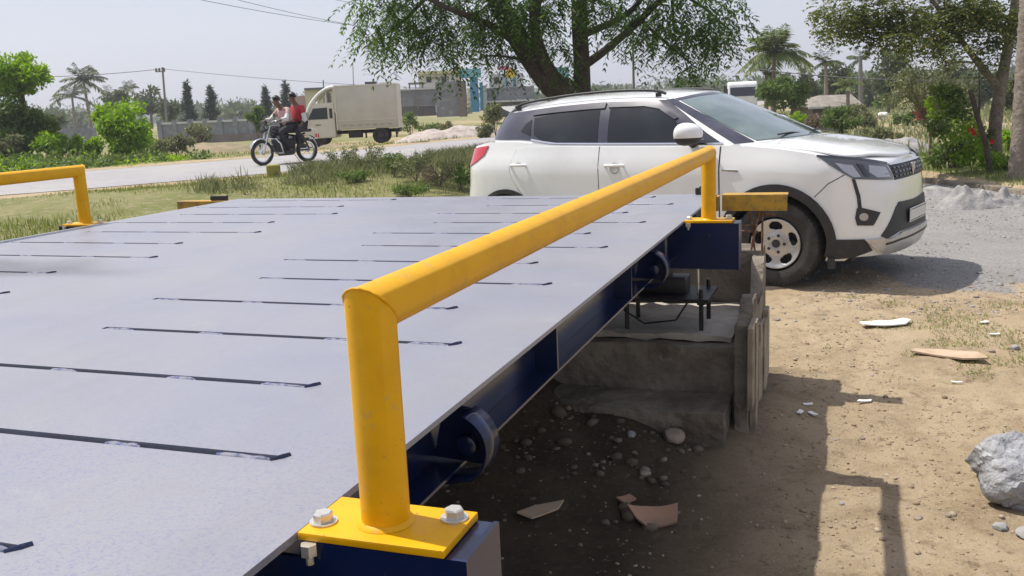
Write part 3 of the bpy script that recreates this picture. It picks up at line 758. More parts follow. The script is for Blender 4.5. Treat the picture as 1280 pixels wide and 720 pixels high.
for c in cuts:
    md = body.modifiers.new('b', 'BOOLEAN'); md.operation = 'DIFFERENCE'; md.object = c; md.solver = 'EXACT'
dg = bpy.context.evaluated_depsgraph_get(); dg.update()
nm = bpy.data.meshes.new_from_object(body.evaluated_get(dg)); body.modifiers.clear(); body.data = nm; nm.name = 'body'
for c in cuts: bpy.data.objects.remove(c)
nm.materials.clear(); nm.materials.append(M['carpaint']); nm.materials.append(M['carplastic'])
nm.polygons.foreach_set('use_smooth', [True]*len(nm.polygons)); nm.set_sharp_from_angle(angle=radians(32))
for p_ in nm.polygons:
    c = p_.center
    for (ax, az, ar) in ARCH:
        if hypot(c.x-ax, c.z-az) < ar+.004 and abs(p_.normal.y) < .3 and abs(c.y) < .97 or (hypot(c.x-ax, c.z-az) < ar and .57 < abs(c.y) < .59): p_.material_index = 1
    if p_.normal.z < -.8: p_.material_index = 1
body.parent = car
P_, D_ = M['carpaint'], M['carplastic']
# cabin shell with roof
V = []; Fs = []
tt = np.concatenate([np.linspace(0, 11, 111)]); NVc = 9; NR = 12
for t in tt:
    L_ = CAB(np.full(NVc, t), np.linspace(-.12, 1, NVc)); e = L_[-1]; ye = abs(e[1])+1e-6
    zc = ip(e[0], (-.85, 1.525), (-1.2, 1.56), (-1.7, 1.57), (-2.3, 1.55), (-2.93, 1.46)); zc = max(zc, e[2])
    top = []
    for q in range(1, NR):
        u = -1+2*q/NR; a = (1-abs(u)**2.8); top.append((e[0], u*ye, e[2]+(zc-e[2])*a))
    R_ = L_.copy(); R_[:, 1] *= -1
    V += [tuple(q) for q in L_]+top+[tuple(q) for q in R_[::-1]]
RN = 2*NVc+NR-1
for i in range(len(tt)-1):
    for k in range(RN-1): Fs.append((i*RN+k, i*RN+k+1, (i+1)*RN+k+1, (i+1)*RN+k))
me = bpy.data.meshes.new('roof'); me.from_pydata(V, [], Fs); bm = bmesh.new(); bm.from_mesh(me); bmesh.ops.remove_doubles(bm, verts=bm.verts, dist=.0006); bmesh.ops.recalc_face_normals(bm, faces=bm.faces); bm.to_mesh(me); bm.free()
link('roof', me, P_, car, smooth=40)
# cabin side: dark surround, windows, pillars (x,z outlines)
ctop = lambda x: ip(x, (-1.0, 1.463), (-1.15, 1.473), (-1.7, 1.475), (-2.2, 1.452), (-2.6, 1.418), (-2.8, 1.405))-.002
cbot = lambda x: ip(x, (-.38, 1.098), (-.9, 1.105), (-2.1, 1.12), (-2.4, 1.165), (-2.9, 1.165))
xt = list(np.linspace(-1.06, -2.80, 14)); xb = list(np.linspace(-2.93, -.46, 18))
sur = [(x, ctop(x)) for x in xt]+[(-2.86, 1.30)]+[(x, cbot(x)) for x in xb]+[(-.62, 1.19), (-.85, 1.34)]
panel('window_surround', sur, fX, .008, M['cargloss'], car, .045)
panel('window', [(-.66, 1.125), (-.80, 1.215), (-.98, 1.325), (-1.12, 1.395), (-1.22, 1.418), (-1.58, 1.418), (-1.52, 1.125)], fX, .0115, M['glass_dark'], car, .06)
panel('window', [(-1.62, 1.125), (-1.68, 1.405), (-2.15, 1.385), (-2.39, 1.35), (-2.33, 1.20), (-2.22, 1.15), (-2.08, 1.128)], fX, .0115, M['glass_dark'], car, .06)
panel('quarter_window', [(-2.365, 1.19), (-2.415, 1.34), (-2.47, 1.30), (-2.50, 1.235)], fX, .0115, M['glass_dark'], car, .06)
panel('belt_moulding', [(x, cbot(x)+.010) for x in np.linspace(-.46, -2.35, 14)]+[(x, cbot(x)-.003) for x in np.linspace(-2.35, -.46, 14)], fX, .014, M['chrome'], car, .1)
panel('rain_visor', [(x, ctop(x)-.012) for x in np.linspace(-1.13, -1.60, 6)]+[(x, ctop(x)-.055) for x in np.linspace(-1.60, -1.25, 5)]+[(-1.1, 1.39), (-.93, 1.30), (-.90, 1.315)], fX, .020, M['cargloss'], car, .06)
panel('rain_visor', [(x, ctop(x)-.012) for x in np.linspace(-1.635, -2.42, 7)]+[(x, ctop(x)-.060) for x in np.linspace(-2.42, -1.635, 6)], fX, .020, M['cargloss'], car, .06)
# A pillar: white line then black band, windscreen, rear glass
vv = np.linspace(.02, .99, 9)
wt = 2.62
ws = [(t, .035) for t in np.linspace(-2.3, 2.3, 15)]+[(2.35, v) for v in (.3, .6)]+[(t, .93) for t in np.linspace(2.2, -2.2, 15)]+[(-2.35, v) for v in (.6, .3)]
panel('windscreen', ws, fC, .008, M['windshield'], car, .22, mirror=False, stepz=.12)
ap = [(2.40, v) for v in vv]+[(2.95, v) for v in vv[::-1]]
panel('windscreen_pillar', ap, fC, .006, M['cargloss'], car, .15, stepz=.12)
hdr = [(t, .945) for t in np.linspace(-2.3, 2.3, 12)]+[(t, .985) for t in np.linspace(2.3, -2.3, 12)]
panel('windscreen_header', hdr, fC, .005, M['cargloss'], car, .3, mirror=False)
rg = [(t, .12) for t in np.linspace(8.6, 11, 8)]+[(t, .9) for t in np.linspace(11, 8.6, 8)]
panel('rear_window', rg, fC, .006, M['glass_dark'], car, .3, stepz=.2)
# wipers
m_ = MB(); m_.tube([(-.02, .1, 1.135), (-.09, -.30, 1.165), (-.12, -.52, 1.16)], .007, 6); m_.tube([(-.01, .65, 1.13), (-.05, .3, 1.165), (-.03, .0, 1.17)], .007, 6); m_.build('wiper', D_, car)
cw = MB(); 
cowl = []
for q in np.linspace(-1, 1, 25):
    t = abs(q)*2.9; a = CAB(np.array([t]), np.array([.05]))[0]; cowl.append((a[0], abs(a[1])*np.sign(q), a[2]))
vs = []; fs = []
for i, (x, y, z) in enumerate(cowl): vs += [(x-.02, y, z+.004), (x+.10, y*1.02, z+.002-.012*abs(y)), (x+.10, y*1.02, z-.05)]
for i in range(len(cowl)-1): fs += [(3*i, 3*i+1, 3*i+4, 3*i+3), (3*i+1, 3*i+2, 3*i+5, 3*i+4)]
# bonnet: raised panel with its own edge over the front body
hv = []; hf = []; NH = 26; MH = 24
for i in range(NH):
    k = i/(NH-1)
    for j in range(MH+1):
        u = -1+2*j/MH
        xe = .735-.26*abs(u)**2.6; xr = -.02-.30*abs(u)**2.2
        x = xe+(xr-xe)*k; hw = ip(x, (.74, .62), (.6, .72), (.4, .775), (.1, .80), (-.4, .80)); y = u*hw
        # underlying body top
        sE = np.interp(-x, -PLAN.p[:, 0], PLAN.s); ed = BODY(np.array([sE]), np.array([float(ZTOP(x))]))[0]; ye = abs(ed[1])
        zc = ip(x, (.75, .95), (.62, 1.005), (.4, 1.06), (.0, 1.115), (-.4, 1.13)); z = ed[2]+max(0, zc-ed[2])*(1-min(1, abs(y)/ye)**2.6)
        rdg = .010*smooth((.62-abs(y))/.05)
        hv.append((x, y, z+.006+rdg-(.008 if i == 0 else 0)))
for i in range(NH-1):
    for j in range(MH): a = i*(MH+1)+j; hf.append((a, a+1, a+MH+2, a+MH+1))
bn = MB(); bn.add(hv, hf); bno = bn.build('bonnet', P_, car, smooth=50); sd = bno.modifiers.new('t', 'SOLIDIFY'); sd.thickness = .012; sd.offset = -1
# roof rails, antenna, spoiler
for s_ in (1, -1):
    m_ = MB(); pts = [(-1.10, .55*s_, 1.525), (-1.22, .555*s_, 1.555), (-1.6, .565*s_, 1.568), (-2.1, .56*s_, 1.548), (-2.55, .535*s_, 1.505), (-2.72, .52*s_, 1.465)]
    m_.tube(crom(pts, 4), .013, 8)
    for x, z0, z1 in ((-1.17, 1.50, 1.535), (-2.66, 1.43, 1.475)): m_.box(x-.025, x+.025, .55*s_-.008, .55*s_+.008, z0, z1)
    m_.build('roof_rail', D_, car, smooth=60)
sp_ = MB(); vs = []
for q in np.linspace(-1, 1, 15):
    y = q*.53; vs += [(-2.70, y, 1.475+.035*(1-q*q)), (-2.98+.07*q*q, y*.96, 1.478), (-2.95+.07*q*q, y*.96, 1.452), (-2.78, y, 1.42)]
fs = []
for i in range(14):
    for k in range(4): fs.append((4*i+k, 4*i+(k+1) % 4, 4*i+4+(k+1) % 4, 4*i+4+k))
fs += [(0, 1, 2, 3), (56, 57, 58, 59)]
sp_.add(vs, fs); sp_.build('roof_spoiler', P_, car, smooth=40)
# doors as separate skins with shut gaps, handles
S_A, S_B, S_C = 1.925, 3.045, 4.00
gapc = M['carplastic']
g = .0045
fd = [(S_A+g, .30), (S_A+g, 1.083), (S_B-g, 1.094), (S_B-g, .30)]
fdo = panel('front_door', fd, fB, .0055, P_, car, .09, depth=.010)
ra = [(4.065+.43*cos(a), .30+.43*sin(a)) for a in np.linspace(radians(178), radians(110), 9)]
rd = [(S_B+g, .30), (S_B+g, 1.094), (3.62, 1.100), (3.82, 1.105), (3.93, 1.06)]+[(3.97, .90), (3.93, .74)]+[q for q in ra[::-1] if q[0] < 3.9][:]
rd = [(S_B+g, .30), (S_B+g, 1.094), (3.60, 1.100), (3.80, 1.105), (3.95, 1.08), (4.02, .93), (3.98, .80), (3.86, .66), (3.72, .52), (3.64, .40), (3.62, .30)]
rdo = panel('rear_door', rd, fB, .0055, P_, car, .09, depth=.010)
panel('shut_gap', strip([(S_A, .30), (S_A, 1.088)], .011), fB, .0015, gapc, car, .1, depth=.004)
panel('shut_gap', strip([(S_B, .30), (S_B, 1.098)], .011), fB, .0015, gapc, car, .1, depth=.004)
panel('shut_gap', strip(rd[4:], .011), fB, .0015, gapc, car, .1, depth=.004)
for dobs, sc_ in ((fdo, 2.88), (rdo, 3.90)):
    for o in dobs:
        yy_ = -1 if o is dobs[0] else 1
        P0 = fB(sc_, .935); 
        m_ = MB(); xa = P0[0]
        m_.tube([(xa+.09, -.905, .935), (xa+.07, -.935, .938), (xa, -.942, .939), (xa-.07, -.938, .939), (xa-.10, -.905, .937)], [.010, .0125, .014, .0125, .010], 10)
        if yy_ > 0:
            for i, v in enumerate(m_.v): m_.v[i] = (v[0], -v[1], v[2])
        ho = m_.build('handle', P_, o, smooth=60)
        c = MB(); c.lathe([(.0, 0), (.035, 0), (.045, .003), (.05, 0.0)], 20, TR(xa-.0, yy_*.9105, .915) @ RX(-yy_*pi/2) ); c.build('handle_recess', M['silver'], ho, smooth=60)
panel('sill_cladding', [(1.93, .205), (1.93, .33), (2.5, .335), (3.60, .335), (3.60, .205)], fB, .014, D_, car, .12)
panel('side_emblem', [(1.76, .888), (1.76, .902), (1.90, .906), (1.90, .898)], fB, .006, M['chrome'], car, .1)
# wheel arch cladding: ring strips on the body surface
def arch_ring(cs, cz, r0, r1, a0, a1, nm_='arch_cladding', off=.016):
    A = np.linspace(radians(a0), radians(a1), 26)
    poly = [(cs+r1*cos(a), cz+r1*sin(a)) for a in A]+[(cs+r0*cos(a), cz+r0*sin(a)) for a in A[::-1]]
    panel(nm_, poly, fB, off, D_, car, .07, depth=.03)
arch_ring(1.463, .335, .392, .462, -14, 193)
arch_ring(4.065, .300, .373, .415, -12, 192)
arch_ring(4.065, .300, .425, .50, 25, 160, 'arch_flare', .010) if False else None
# front end --------------------------------------------------------------
panel('headlight', [(1.10, 1.003), (.90, .985), (.74, .963), (.60, .940), (.485, .915), (.455, .80), (.62, .812), (.86, .832), (.93, .875), (1.02, .94)], fB, .007, M['lamp_clear'], car, .05)
panel('headlight_reflector', [(.70, .925), (.53, .898), (.50, .825), (.66, .832), (.72, .87)], fB, .0105, M['lamp_bright'], car, .05, depth=.004)
panel('headlight_reflector', [(.97, .95), (.84, .93), (.80, .845), (.86, .845), (.92, .89)], fB, .0105, M['lamp_bright'], car, .05, depth=.004)
panel('headlight_divider', [(.80, .94), (.755, .932), (.72, .842), (.765, .842)], fB, .0115, M['cargloss'], car, .05, depth=.004)
panel('headlight_surround', strip([(1.11, 1.008), (.90, .991), (.74, .969), (.60, .946), (.47, .921)], .016), fB, .009, M['cargloss'], car, .06)
gr = [(s, .918-.02*(s/.45)**2*0) for s in np.linspace(-.455, .455, 11)]+[(s, .795) for s in np.linspace(.43, -.43, 11)]
go_ = panel('grille', gr, fB, .004, D_, car, .06, mirror=False)[0]
for kx in np.linspace(-.40, .40, 11):
    for kz in (.822, .852, .882):
        panel('grille_bar', [(kx-.027, kz+.006), (kx+.027, kz+.006), (kx+.020, kz-.006), (kx-.020, kz-.006)], fB, .012, M['silver'] if False else M['cargloss'], go_, .06, mirror=False)
panel('grille_trim', strip([(s, .912) for s in np.linspace(-.46, .46, 9)], .012), fB, .013, M['chrome'], go_, .08, mirror=False)
m_ = MB(); bP = Vector(fB(0, .855)); 
m_.tube([bP+Vector((.014, -.045, .045)), bP+Vector((.016, -.02, -.005)), bP+Vector((.016, 0, -.045))], .007, 6)
m_.tube([bP+Vector((.014, .045, .045)), bP+Vector((.016, .02, -.005)), bP+Vector((.016, 0, -.045))], .007, 6)
m_.tube([bP+Vector((.014, -.012, .045)), bP+Vector((.016, -.005, 0)), bP+Vector((.016, 0, -.02)), bP+Vector((.016, .005, 0)), bP+Vector((.014, .012, .045))], .005, 6)
m_.build('badge', M['silver'], car, smooth=60)
panel('lower_grille', [(.0, .612), (.39, .625), (.45, .59), (.66, .388), (.60, .365), (.50, .385), (.42, .40), (0, .40), (-.42, .40), (-.50, .385), (-.60, .365), (-.66, .388), (-.45, .59), (-.39, .625)], fB, .009, D_, car, .06, mirror=False)
panel('skid_plate', [(-.60, .36), (-.45, .375), (-.40, .392), (.40, .392), (.45, .375), (.60, .36), (.66, .375), (.80, .37), (.70, .29), (.55, .245), (-.55, .245), (-.70, .29), (-.80, .37), (-.66, .375)], fB, .022, M['silver'], car, .06, mirror=False, depth=.03)
panel('skid_shadow_groove', strip([(-.62, .33), (-.42, .345), (.42, .345), (.62, .33)], .016), fB, .0245, D_, car, .08, mirror=False, depth=.004)
panel('bumper_corner_cladding', [(.80, .375), (1.075, .375), (1.035, .22), (.86, .235), (.72, .285)], fB, .012, D_, car, .06)
panel('lamp_slit', [(.870, .832), (.845, .828), (.815, .70), (.808, .60), (.835, .60), (.842, .70)], fB, .008, D_, car, .06)
panel('fog_lamp_bezel', [(.845, .612), (.80, .612), (.655, .570), (.725, .475), (.85, .482), (.862, .54)], fB, .010, D_, car, .05)
panel('fog_lamp', [(.835-.035+.035*cos(a), .545+.030*sin(a)) for a in np.linspace(0, 2*pi, 13)[:-1]], fB, .014, M['lamp_bright'], car, .05, depth=.006)
panel('shut_gap', strip([(1.155, .70), (1.05, .80), (.92, .865)], .006), fB, .0018, gapc, car, .06, depth=.003)
# number plate (blank letters were unreadable in the photograph)
m_ = MB(); pz = .505; px_ = float(fB(0, pz)[0])+.02
m_.box(px_, px_+.008, -.25, .25, pz-.055, pz+.055, bev=.003); po = m_.build('number_plate', M['plate'], car)
m_ = MB(); m_.box(px_+.0082, px_+.0092, -.235, .235, pz+.040, pz+.046); m_.box(px_+.0082, px_+.0092, -.235, .235, pz-.046, pz-.040); m_.build('plate_border', D_, po)
# rear lamps
panel('tail_light', [(4.36, 1.115), (4.62, 1.09), (4.80, 1.04), (4.83, .925), (4.62, .925), (4.50, .965), (4.40, 1.03)], fB, .010, M['red_lamp'], car, .06)
panel('rear_bumper_cladding', [(4.55, .42), (LP-.02, .42), (LP-.02, .24), (4.50, .24)], fB, .014, D_, car, .1)
panel('fuel_flap', strip([(4.30, .93), (4.43, .93), (4.43, .80), (4.30, .80), (4.30, .925)], .004), fB, .0015, gapc, car, .1, depth=.003) if False else None
# mirrors
for s_ in (-1, 1):
    bm = bmesh.new(); bmesh.ops.create_uvsphere(bm, u_segments=24, v_segments=14, radius=1)
    for v in bm.verts:
        x, y, z = v.co; f_ = 1-.25*max(0, -x)
        v.co = Vector((x*.13*(1 if x > 0 else .55), y*.125, (abs(z)**.8*(1 if z > 0 else -1))*.092))
        v.co.x += -.02*y*s_*1.0
    m_ = MB(); m_.bm(bm); fsn = []
    mo = m_.build('door_mirror', [P_, D_], car, smooth=60)
    mo.location = (-.70, s_*1.0, 1.195)
    for p_ in mo.data.polygons: p_.material_index = 1 if (p_.center.z < -.018) else 0
    m_ = MB(); m_.tube([(0, -s_*.15, -.09), (0, -s_*.08, -.065), (0, 0, -.05)], [.035, .03, .03], 10); m_.build('mirror_arm', D_, mo, smooth=60)
    m_ = MB(); m_.lathe([(0, 0), (.06, 0)], 20, TR(-.075, 0, .0) @ RY(-pi/2)); m_.build('mirror_glass', M['chrome'], mo)
# inner floor pan, wheels
m_ = MB(); m_.box(-2.9, .5, -.56, .56, .17, .235); m_.build('floor_pan', D_, car)
m_ = MB(); 
for s_ in (-1, 1): m_.box(.40, .44, s_*.80-.04, s_*.80+.04, .15, .235)
m_.build('air_deflector', D_, car)
def wheel():
    w0 = None
    m_ = MB(); R_ = .335; r0 = .218
    prof = [(r0-.004, -.095), (r0+.012, -.10), (r0+.04, -.106), (R_-.055, -.110), (R_-.022, -.102), (R_-.006, -.088), (R_, -.06)]
    pr = []
    full = prof+[(R_, -.05), (R_-.008, -.046), (R_-.008, -.040), (R_, -.036), (R_+.001, -.008), (R_-.008, -.005), (R_-.008, .005), (R_+.001, .008), (R_, .036), (R_-.008, .040), (R_-.008, .046), (R_, .05)]+[(a, -b) for a, b in prof[::-1]]
    m_.lathe(full, 72, RX(pi/2)); 
    # shoulder tread blocks
    for k in range(60):
        a = 2*pi*k/60
        for sy in (-1, 1): m_.box(R_-.016, R_-.0005, sy*.083-.014, sy*.083+.014, -.011, .011, rot=RY(a))
    tyre = m_.build('wheel', M['tyre'], None, smooth=35)
    # rim face with five openings (axis y, outer face at y=-.085)
    n, Rr = 320, 26; m_ = MB(); vs = []; idd = {}
    rads = np.linspace(.03, .196, Rr)
    def face_y(r): return -.080+.028*(1-((r-.03)/.17))*0+ip(r, (.03, .0), (.06, -.004), (.10, .004), (.16, -.006), (.19, -.016), (.2, -.018))
    hole = lambda r, a: ((r-.145)/.034)**2+((((a*5/(2*pi)) % 1)-.5)*2*pi/5*r/.055)**2 < 1
    for i, r in enumerate(rads):
        for k in range(n): a = 2*pi*k/n; vs.append((r*cos(a), face_y(r), r*sin(a)))
    fs = []
    for i in range(Rr-1):
        for k in range(n):
            a = 2*pi*(k+.5)/n; r = (rads[i]+rads[i+1])/2
            if not hole(r, a): fs.append((i*n+k, i*n+(k+1) % n, (i+1)*n+(k+1) % n, (i+1)*n+k))
    m_.add(vs, fs); rim = m_.build('rim', M['silver'], tyre, smooth=45); sd = rim.modifiers.new('t', 'SOLIDIFY'); sd.thickness = .010; sd.offset = -1
    m_ = MB(); m_.lathe([(.194, -.097), (.206, -.104), (.219, -.100), (.215, -.06), (.200, -.05), (.196, .05), (.19, .06)], 60, RX(pi/2)); 
    # lathe axis after RX(pi/2) is -y -> outer side negative y
    for i, v in enumerate(m_.v): m_.v[i] = (v[0], -v[1] if False else v[1], v[2])
    m_.build('rim_lip', M['silver'], tyre, smooth=50)
    m_ = MB(); m_.lathe([(0, -.02), (.165, -.02), (.165, 0), (0, 0)], 40, RX(pi/2)); m_.box(.06, .17, -.05, .03, -.06, .06, bev=.008); m_.build('brake', M['brake'], tyre, smooth=40)
    m_ = MB()
    for k in range(5):
        a = 2*pi*(k+.0)/5+.3; m_.lathe([(0, .008), (.013, .008), (.013, -.006), (.009, -.010), (0, -.010)], 6, TR(.068*cos(a), -.083, .068*sin(a)) @ RX(-pi/2))
    m_.lathe([(0, .012), (.028, .010), (.032, 0), (.032, -.01)], 20, TR(0, -.080, 0) @ RX(pi/2)) 
    m_.build('wheel_nut', M['brake'], tyre, smooth=40)
    return tyre
w0 = wheel()
def copy_part(o, parent):
    c = o.copy(); COL.objects.link(c); c.parent = parent
    for ch in list(o.children): copy_part(ch, c)
    return c
first = True
for (x, y, rz) in ((0, -.785, 0), (0, .785, pi), (-2.6, -.785, 0), (-2.6, .785, pi)):
    o = w0 if first else copy_part(w0, car); first = False
    o.parent = car; o.location = (x, y, .335-.008); o.rotation_euler = (0, .3 if x == 0 else .9, rz+(.03 if x == 0 else 0))
# ------------------------------------------------------------------ foliage tools
def rng(seed): return np.random.RandomState(seed)
def unit(v): return v/np.maximum(np.linalg.norm(v, axis=-1, keepdims=True), 1e-9)
def leaf_quads(P, D, N, Ls, Ws):
    """diamond leaves: base P, direction D, side from N"""
    D = unit(D); S = unit(np.cross(D, N)); Ls = np.asarray(Ls)[:, None]; Ws = np.asarray(Ws)[:, None]
    U = unit(np.cross(S, D))
    V = np.stack([P, P+D*Ls*.45+S*Ws*.5+U*Ls*.04, P+D*Ls, P+D*Ls*.45-S*Ws*.5+U*Ls*.04], 1)
    n = len(P); return V.reshape(-1, 3), np.arange(n*4).reshape(n, 4)
def clump_points(r, c, rad, n):
    d = unit(r.randn(n, 3)); k = r.rand(n, 1)**.45; return np.array(c)+d*k*np.array(rad), d
def leaf_mesh(name, clumps, L, Wd, m, parent, seed=0, droop=.3, spray=0, sl=.3):
    """clumps: (centre, radii, count).  spray>0 makes drooping compound leaves of that many leaflet pairs"""
    r = rng(seed); Vs = []; n0 = 0; Fs = []
    for c, rad, n in clumps:
        P, d = clump_points(r, c, rad, n)
        if spray:
            ax = unit(d*.8+r.randn(n, 3)*.55+np.array([0, 0, -droop])); ln = sl*(.6+.8*r.rand(n))
            for k in range(spray):
                u = (k+.5)/spray; q = P+ax*(ln*u)[:, None]+np.array([0, 0, -1])*(ln*u*u*.35)[:, None]
                for sg in (1, -1):
                    sd = unit(np.cross(ax, [0, 0, 1]))*sg; dr = unit(sd*.9+ax*.45+np.array([0, 0, -.35])+r.randn(n, 3)*.18)
                    V, Fq_ = leaf_quads(q, dr, unit(np.array([0, 0, 1.])+r.randn(n, 3)*.35), L*(.7+.6*r.rand(n)), np.full(n, Wd)); Vs.append(V); Fs.append(Fq_+n0); n0 += len(V)
        else:
            dr = unit(d*.6+r.randn(n, 3)*.8+np.array([0, 0, -droop])); V, Fq_ = leaf_quads(P, dr, r.randn(n, 3), L*(.6+.8*r.rand(n)), Wd*(.7+.6*r.rand(n)))
            Vs.append(V); Fs.append(Fq_+n0); n0 += len(V)
    return link(name, npmesh(name, np.concatenate(Vs), np.concatenate(Fs)), m, parent)
def crown_clumps(r, c, R, n_cl, cr, per):
    """clumps scattered through an ellipsoid crown"""
    out = []
    P, d = clump_points(r, c, R, n_cl)
    for q in P: s = cr*(.6+.8*r.rand()); out.append((q, (s, s, s*.7), int(per*(.6+.8*r.rand()))))
    return out
def limbs(name, L, m, parent):
    m_ = MB()
    for pts, r0, r1 in L:
        c = crom([tuple(q) for q in pts], 5) if len(pts) > 2 else np.array([tuple(q) for q in pts]); n = len(c); rr = [r0+(r1-r0)*i/(n-1) for i in range(n)]
        m_.tube(c, rr, 9)
    return m_.build(name, m, parent, smooth=70)
def local(t, L): return [([Vector(q)-t.location for q in pts], a, b) for pts, a, b in L]

# ------------------------------------------------------------------ big tree behind the car
Yt = 17.5
def T1(x, y, d=0): return at(x, y, Yt+d)
bt = empty('shade_tree', (T1(700, 150).x, Yt, hz(T1(700, 150).x, Yt)), 0, 'big dark green shade tree with leaning double trunk behind the white car', 'tree')
base = bt.location.copy()
L = [([base+Vector((.05, 0, -.2)), T1(712, 125), T1(690, 108), T1(655, 60), T1(622, 0), T1(600, -70), T1(560, -150)], .27, .14),
     ([base+Vector((.45, .1, -.2)), T1(728, 118), T1(727, 80), T1(724, 0), T1(735, -90), T1(740, -180)], .17, .13),
     ([T1(705, 112), T1(680, 75, -.3), T1(668, 20, -.5), T1(690, -60, -.8)], .13, .08),
     ([T1(730, 82), T1(760, 60, .3), T1(800, 25, .5), T1(840, -15, .8), T1(900, -70, 1)], .085, .05),
     ([T1(725, 45), T1(760, 30, .3), T1(790, 12, .5), T1(815, -20, .6)], .075, .04),
     ([T1(650, 55), T1(610, 30, -.4), T1(560, 10, -.8), T1(500, -20, -1)], .08, .03),
     ([T1(600, -60), T1(540, -10, .4), T1(500, 30, .6), T1(455, 60, .8)], .06, .012),
     ([T1(500, -20, .5), T1(490, 10, .5), T1(470, 40, .6)], .03, .01),
     ([T1(665, 80), T1(640, 72, -.4), T1(610, 70, -.6), T1(590, 78, -.6)], .03, .01),
     ([T1(840, -15, .8), T1(880, 10, 1), T1(915, 40, 1.1)], .04, .012),
     ([T1(800, 25, .5), T1(840, 60, .3), T1(870, 85, .2)], .035, .01),
     ([T1(840, 0, .2), T1(842, 30, .2), T1(846, 60, .1)], .03, .01),
     ([T1(735, -90), T1(800, -130, 1), T1(900, -150, 1.5)], .12, .04), ([T1(600, -70), T1(520, -120, -1), T1(450, -150, -1.5)], .1, .04)]
limbs('trunk', local(bt, L), M['bark_dark'], bt)
S_ = Yt/F
cl = []; r = rng(11)
for (x, y, rx, ry, dn_) in [(462, 48, 24, 7, .8), (480, 60, 22, 10, 1), (505, 42, 22, 12, 1), (470, 8, 30, 12, 1), (510, 18, 34, 16, 1), (545, 40, 26, 24, 1), (530, 66, 18, 9, .9), (562, 84, 8, 12, .8), (585, 52, 18, 14, 1), (604, 78, 6, 8, .5), (560, 12, 34, 16, 1), (610, 20, 26, 22, 1), (640, 10, 30, 18, .9), (612, 55, 16, 16, .7), (655, 22, 22, 20, .8), (640, 88, 12, 9, .7), (625, 72, 12, 5, .6),
                        (690, 8, 30, 14, .9), (683, 45, 12, 18, .8), (700, 70, 12, 14, .7), (700, 100, 8, 10, .5), (745, 12, 26, 12, 1), (770, 35, 14, 12, .6), (790, 15, 26, 16, 1), (815, 45, 22, 14, 1), (800, 58, 16, 6, .5), (835, 25, 20, 22, 1), (845, 72, 16, 9, .8), (864, 96, 14, 8, .8), (868, 48, 20, 16, 1), (880, 72, 18, 9, .9), (893, 28, 20, 16, 1), (915, 12, 16, 12, .9), (918, 38, 12, 12, .8), (905, 60, 10, 8, .7), (870, 8, 26, 10, 1), (850, 108, 6, 5, .6),
                        (640, -40, 60, 22, 1), (560, -45, 60, 24, 1), (720, -40, 50, 22, 1), (800, -40, 55, 22, 1), (880, -45, 50, 24, 1), (500, -40, 50, 22, 1), (600, -110, 90, 36, .8), (740, -120, 90, 36, .8), (860, -110, 80, 36, .8), (500, -110, 70, 34, .8), (680, -190, 140, 50, .7)]:
    c = T1(x, y-14 if y > 40 else (y-7 if y > 0 else y), r.uniform(-1.0, 1.0)) - bt.location; R_ = (rx*S_*.85, max(rx*S_, .35)*r.uniform(.9, 1.5), ry*S_*.8)
    cl.append((tuple(c), R_, int(dn_*(7+rx*ry*.072 if y > -30 else 40+rx*ry*.03))))
leaf_mesh('crown', cl, .125, .034, M['leaf_big'], bt, 4, droop=.95, spray=10, sl=.55)

# ------------------------------------------------------------------ tree at the right, trunk forks
Yr = 15.8
def T2(x, y, d=0): return at(x, y, Yr+d)
gp = T2(1246, 200)
rtree = empty('garden_tree', (gp.x, Yr, hz(gp.x, Yr)), 0, 'slender forked tree with thin olive crown rising behind the red flowering shrub', 'tree')
b_ = rtree.location
L = [([b_+Vector((0, 0, -.1)), T2(1244, 160), T2(1250, 115), T2(1256, 80), T2(1262, 50), T2(1268, 10), T2(1275, -60)], .115, .06),
     ([T2(1249, 108), T2(1232, 90), T2(1218, 72), T2(1205, 55), T2(1180, 20), T2(1150, -20)], .07, .03),
     ([T2(1256, 75), T2(1262, 60, .2), T2(1243, 25, .3), T2(1225, -10, .3)], .04, .02),
     ([T2(1218, 78), T2(1195, 78), T2(1180, 84)], .018, .008), ([T2(1205, 55), T2(1150, 40), T2(1090, 42)], .025, .008), ([T2(1180, 20), T2(1120, 15), T2(1060, 25)], .025, .008), ([T2(1268, 30), T2(1250, 20), T2(1230, 28)], .02, .008)]
limbs('trunk', local(rtree, L), M['bark'], rtree)
r = rng(21); S_ = Yr/F; cl = []
for (x, y, rx, ry, dn_) in [(1030, 12, 14, 10, .7), (1042, 38, 20, 8, .8), (1060, 20, 22, 14, 1), (1085, 35, 22, 12, 1), (1100, 12, 26, 14, 1), (1120, 48, 22, 10, .9), (1135, 25, 24, 16, 1), (1150, 55, 16, 8, .7), (1165, 15, 24, 16, 1), (1175, 42, 20, 12, .9), (1200, 25, 24, 16, 1), (1195, 60, 14, 8, .5), (1225, 12, 24, 14, 1), (1238, 45, 16, 14, .7), (1255, 20, 20, 14, 1), (1238, 72, 12, 8, .5), (1210, 8, 30, 12, 1), (1270, 40, 10, 16, .7), (1138, 62, 6, 8, .5), (1175, 60, 5, 8, .5),
                        (1070, -25, 50, 20, 1), (1150, -25, 60, 22, 1), (1230, -25, 50, 22, 1), (1180, -90, 90, 36, .8), (1260, -90, 60, 40, .8)]:
    c = T2(x, y, r.uniform(-1.2, .8)) - b_; cl.append((tuple(c), (rx*S_, max(rx*S_, .3)*r.uniform(1, 1.6), ry*S_), int(dn_*(30+rx*ry*.52 if y > -20 else 90+rx*ry*.10))))
leaf_mesh('crown', cl, .075, .036, M['leaf_right'], rtree, 8, droop=.5, spray=3, sl=.20)

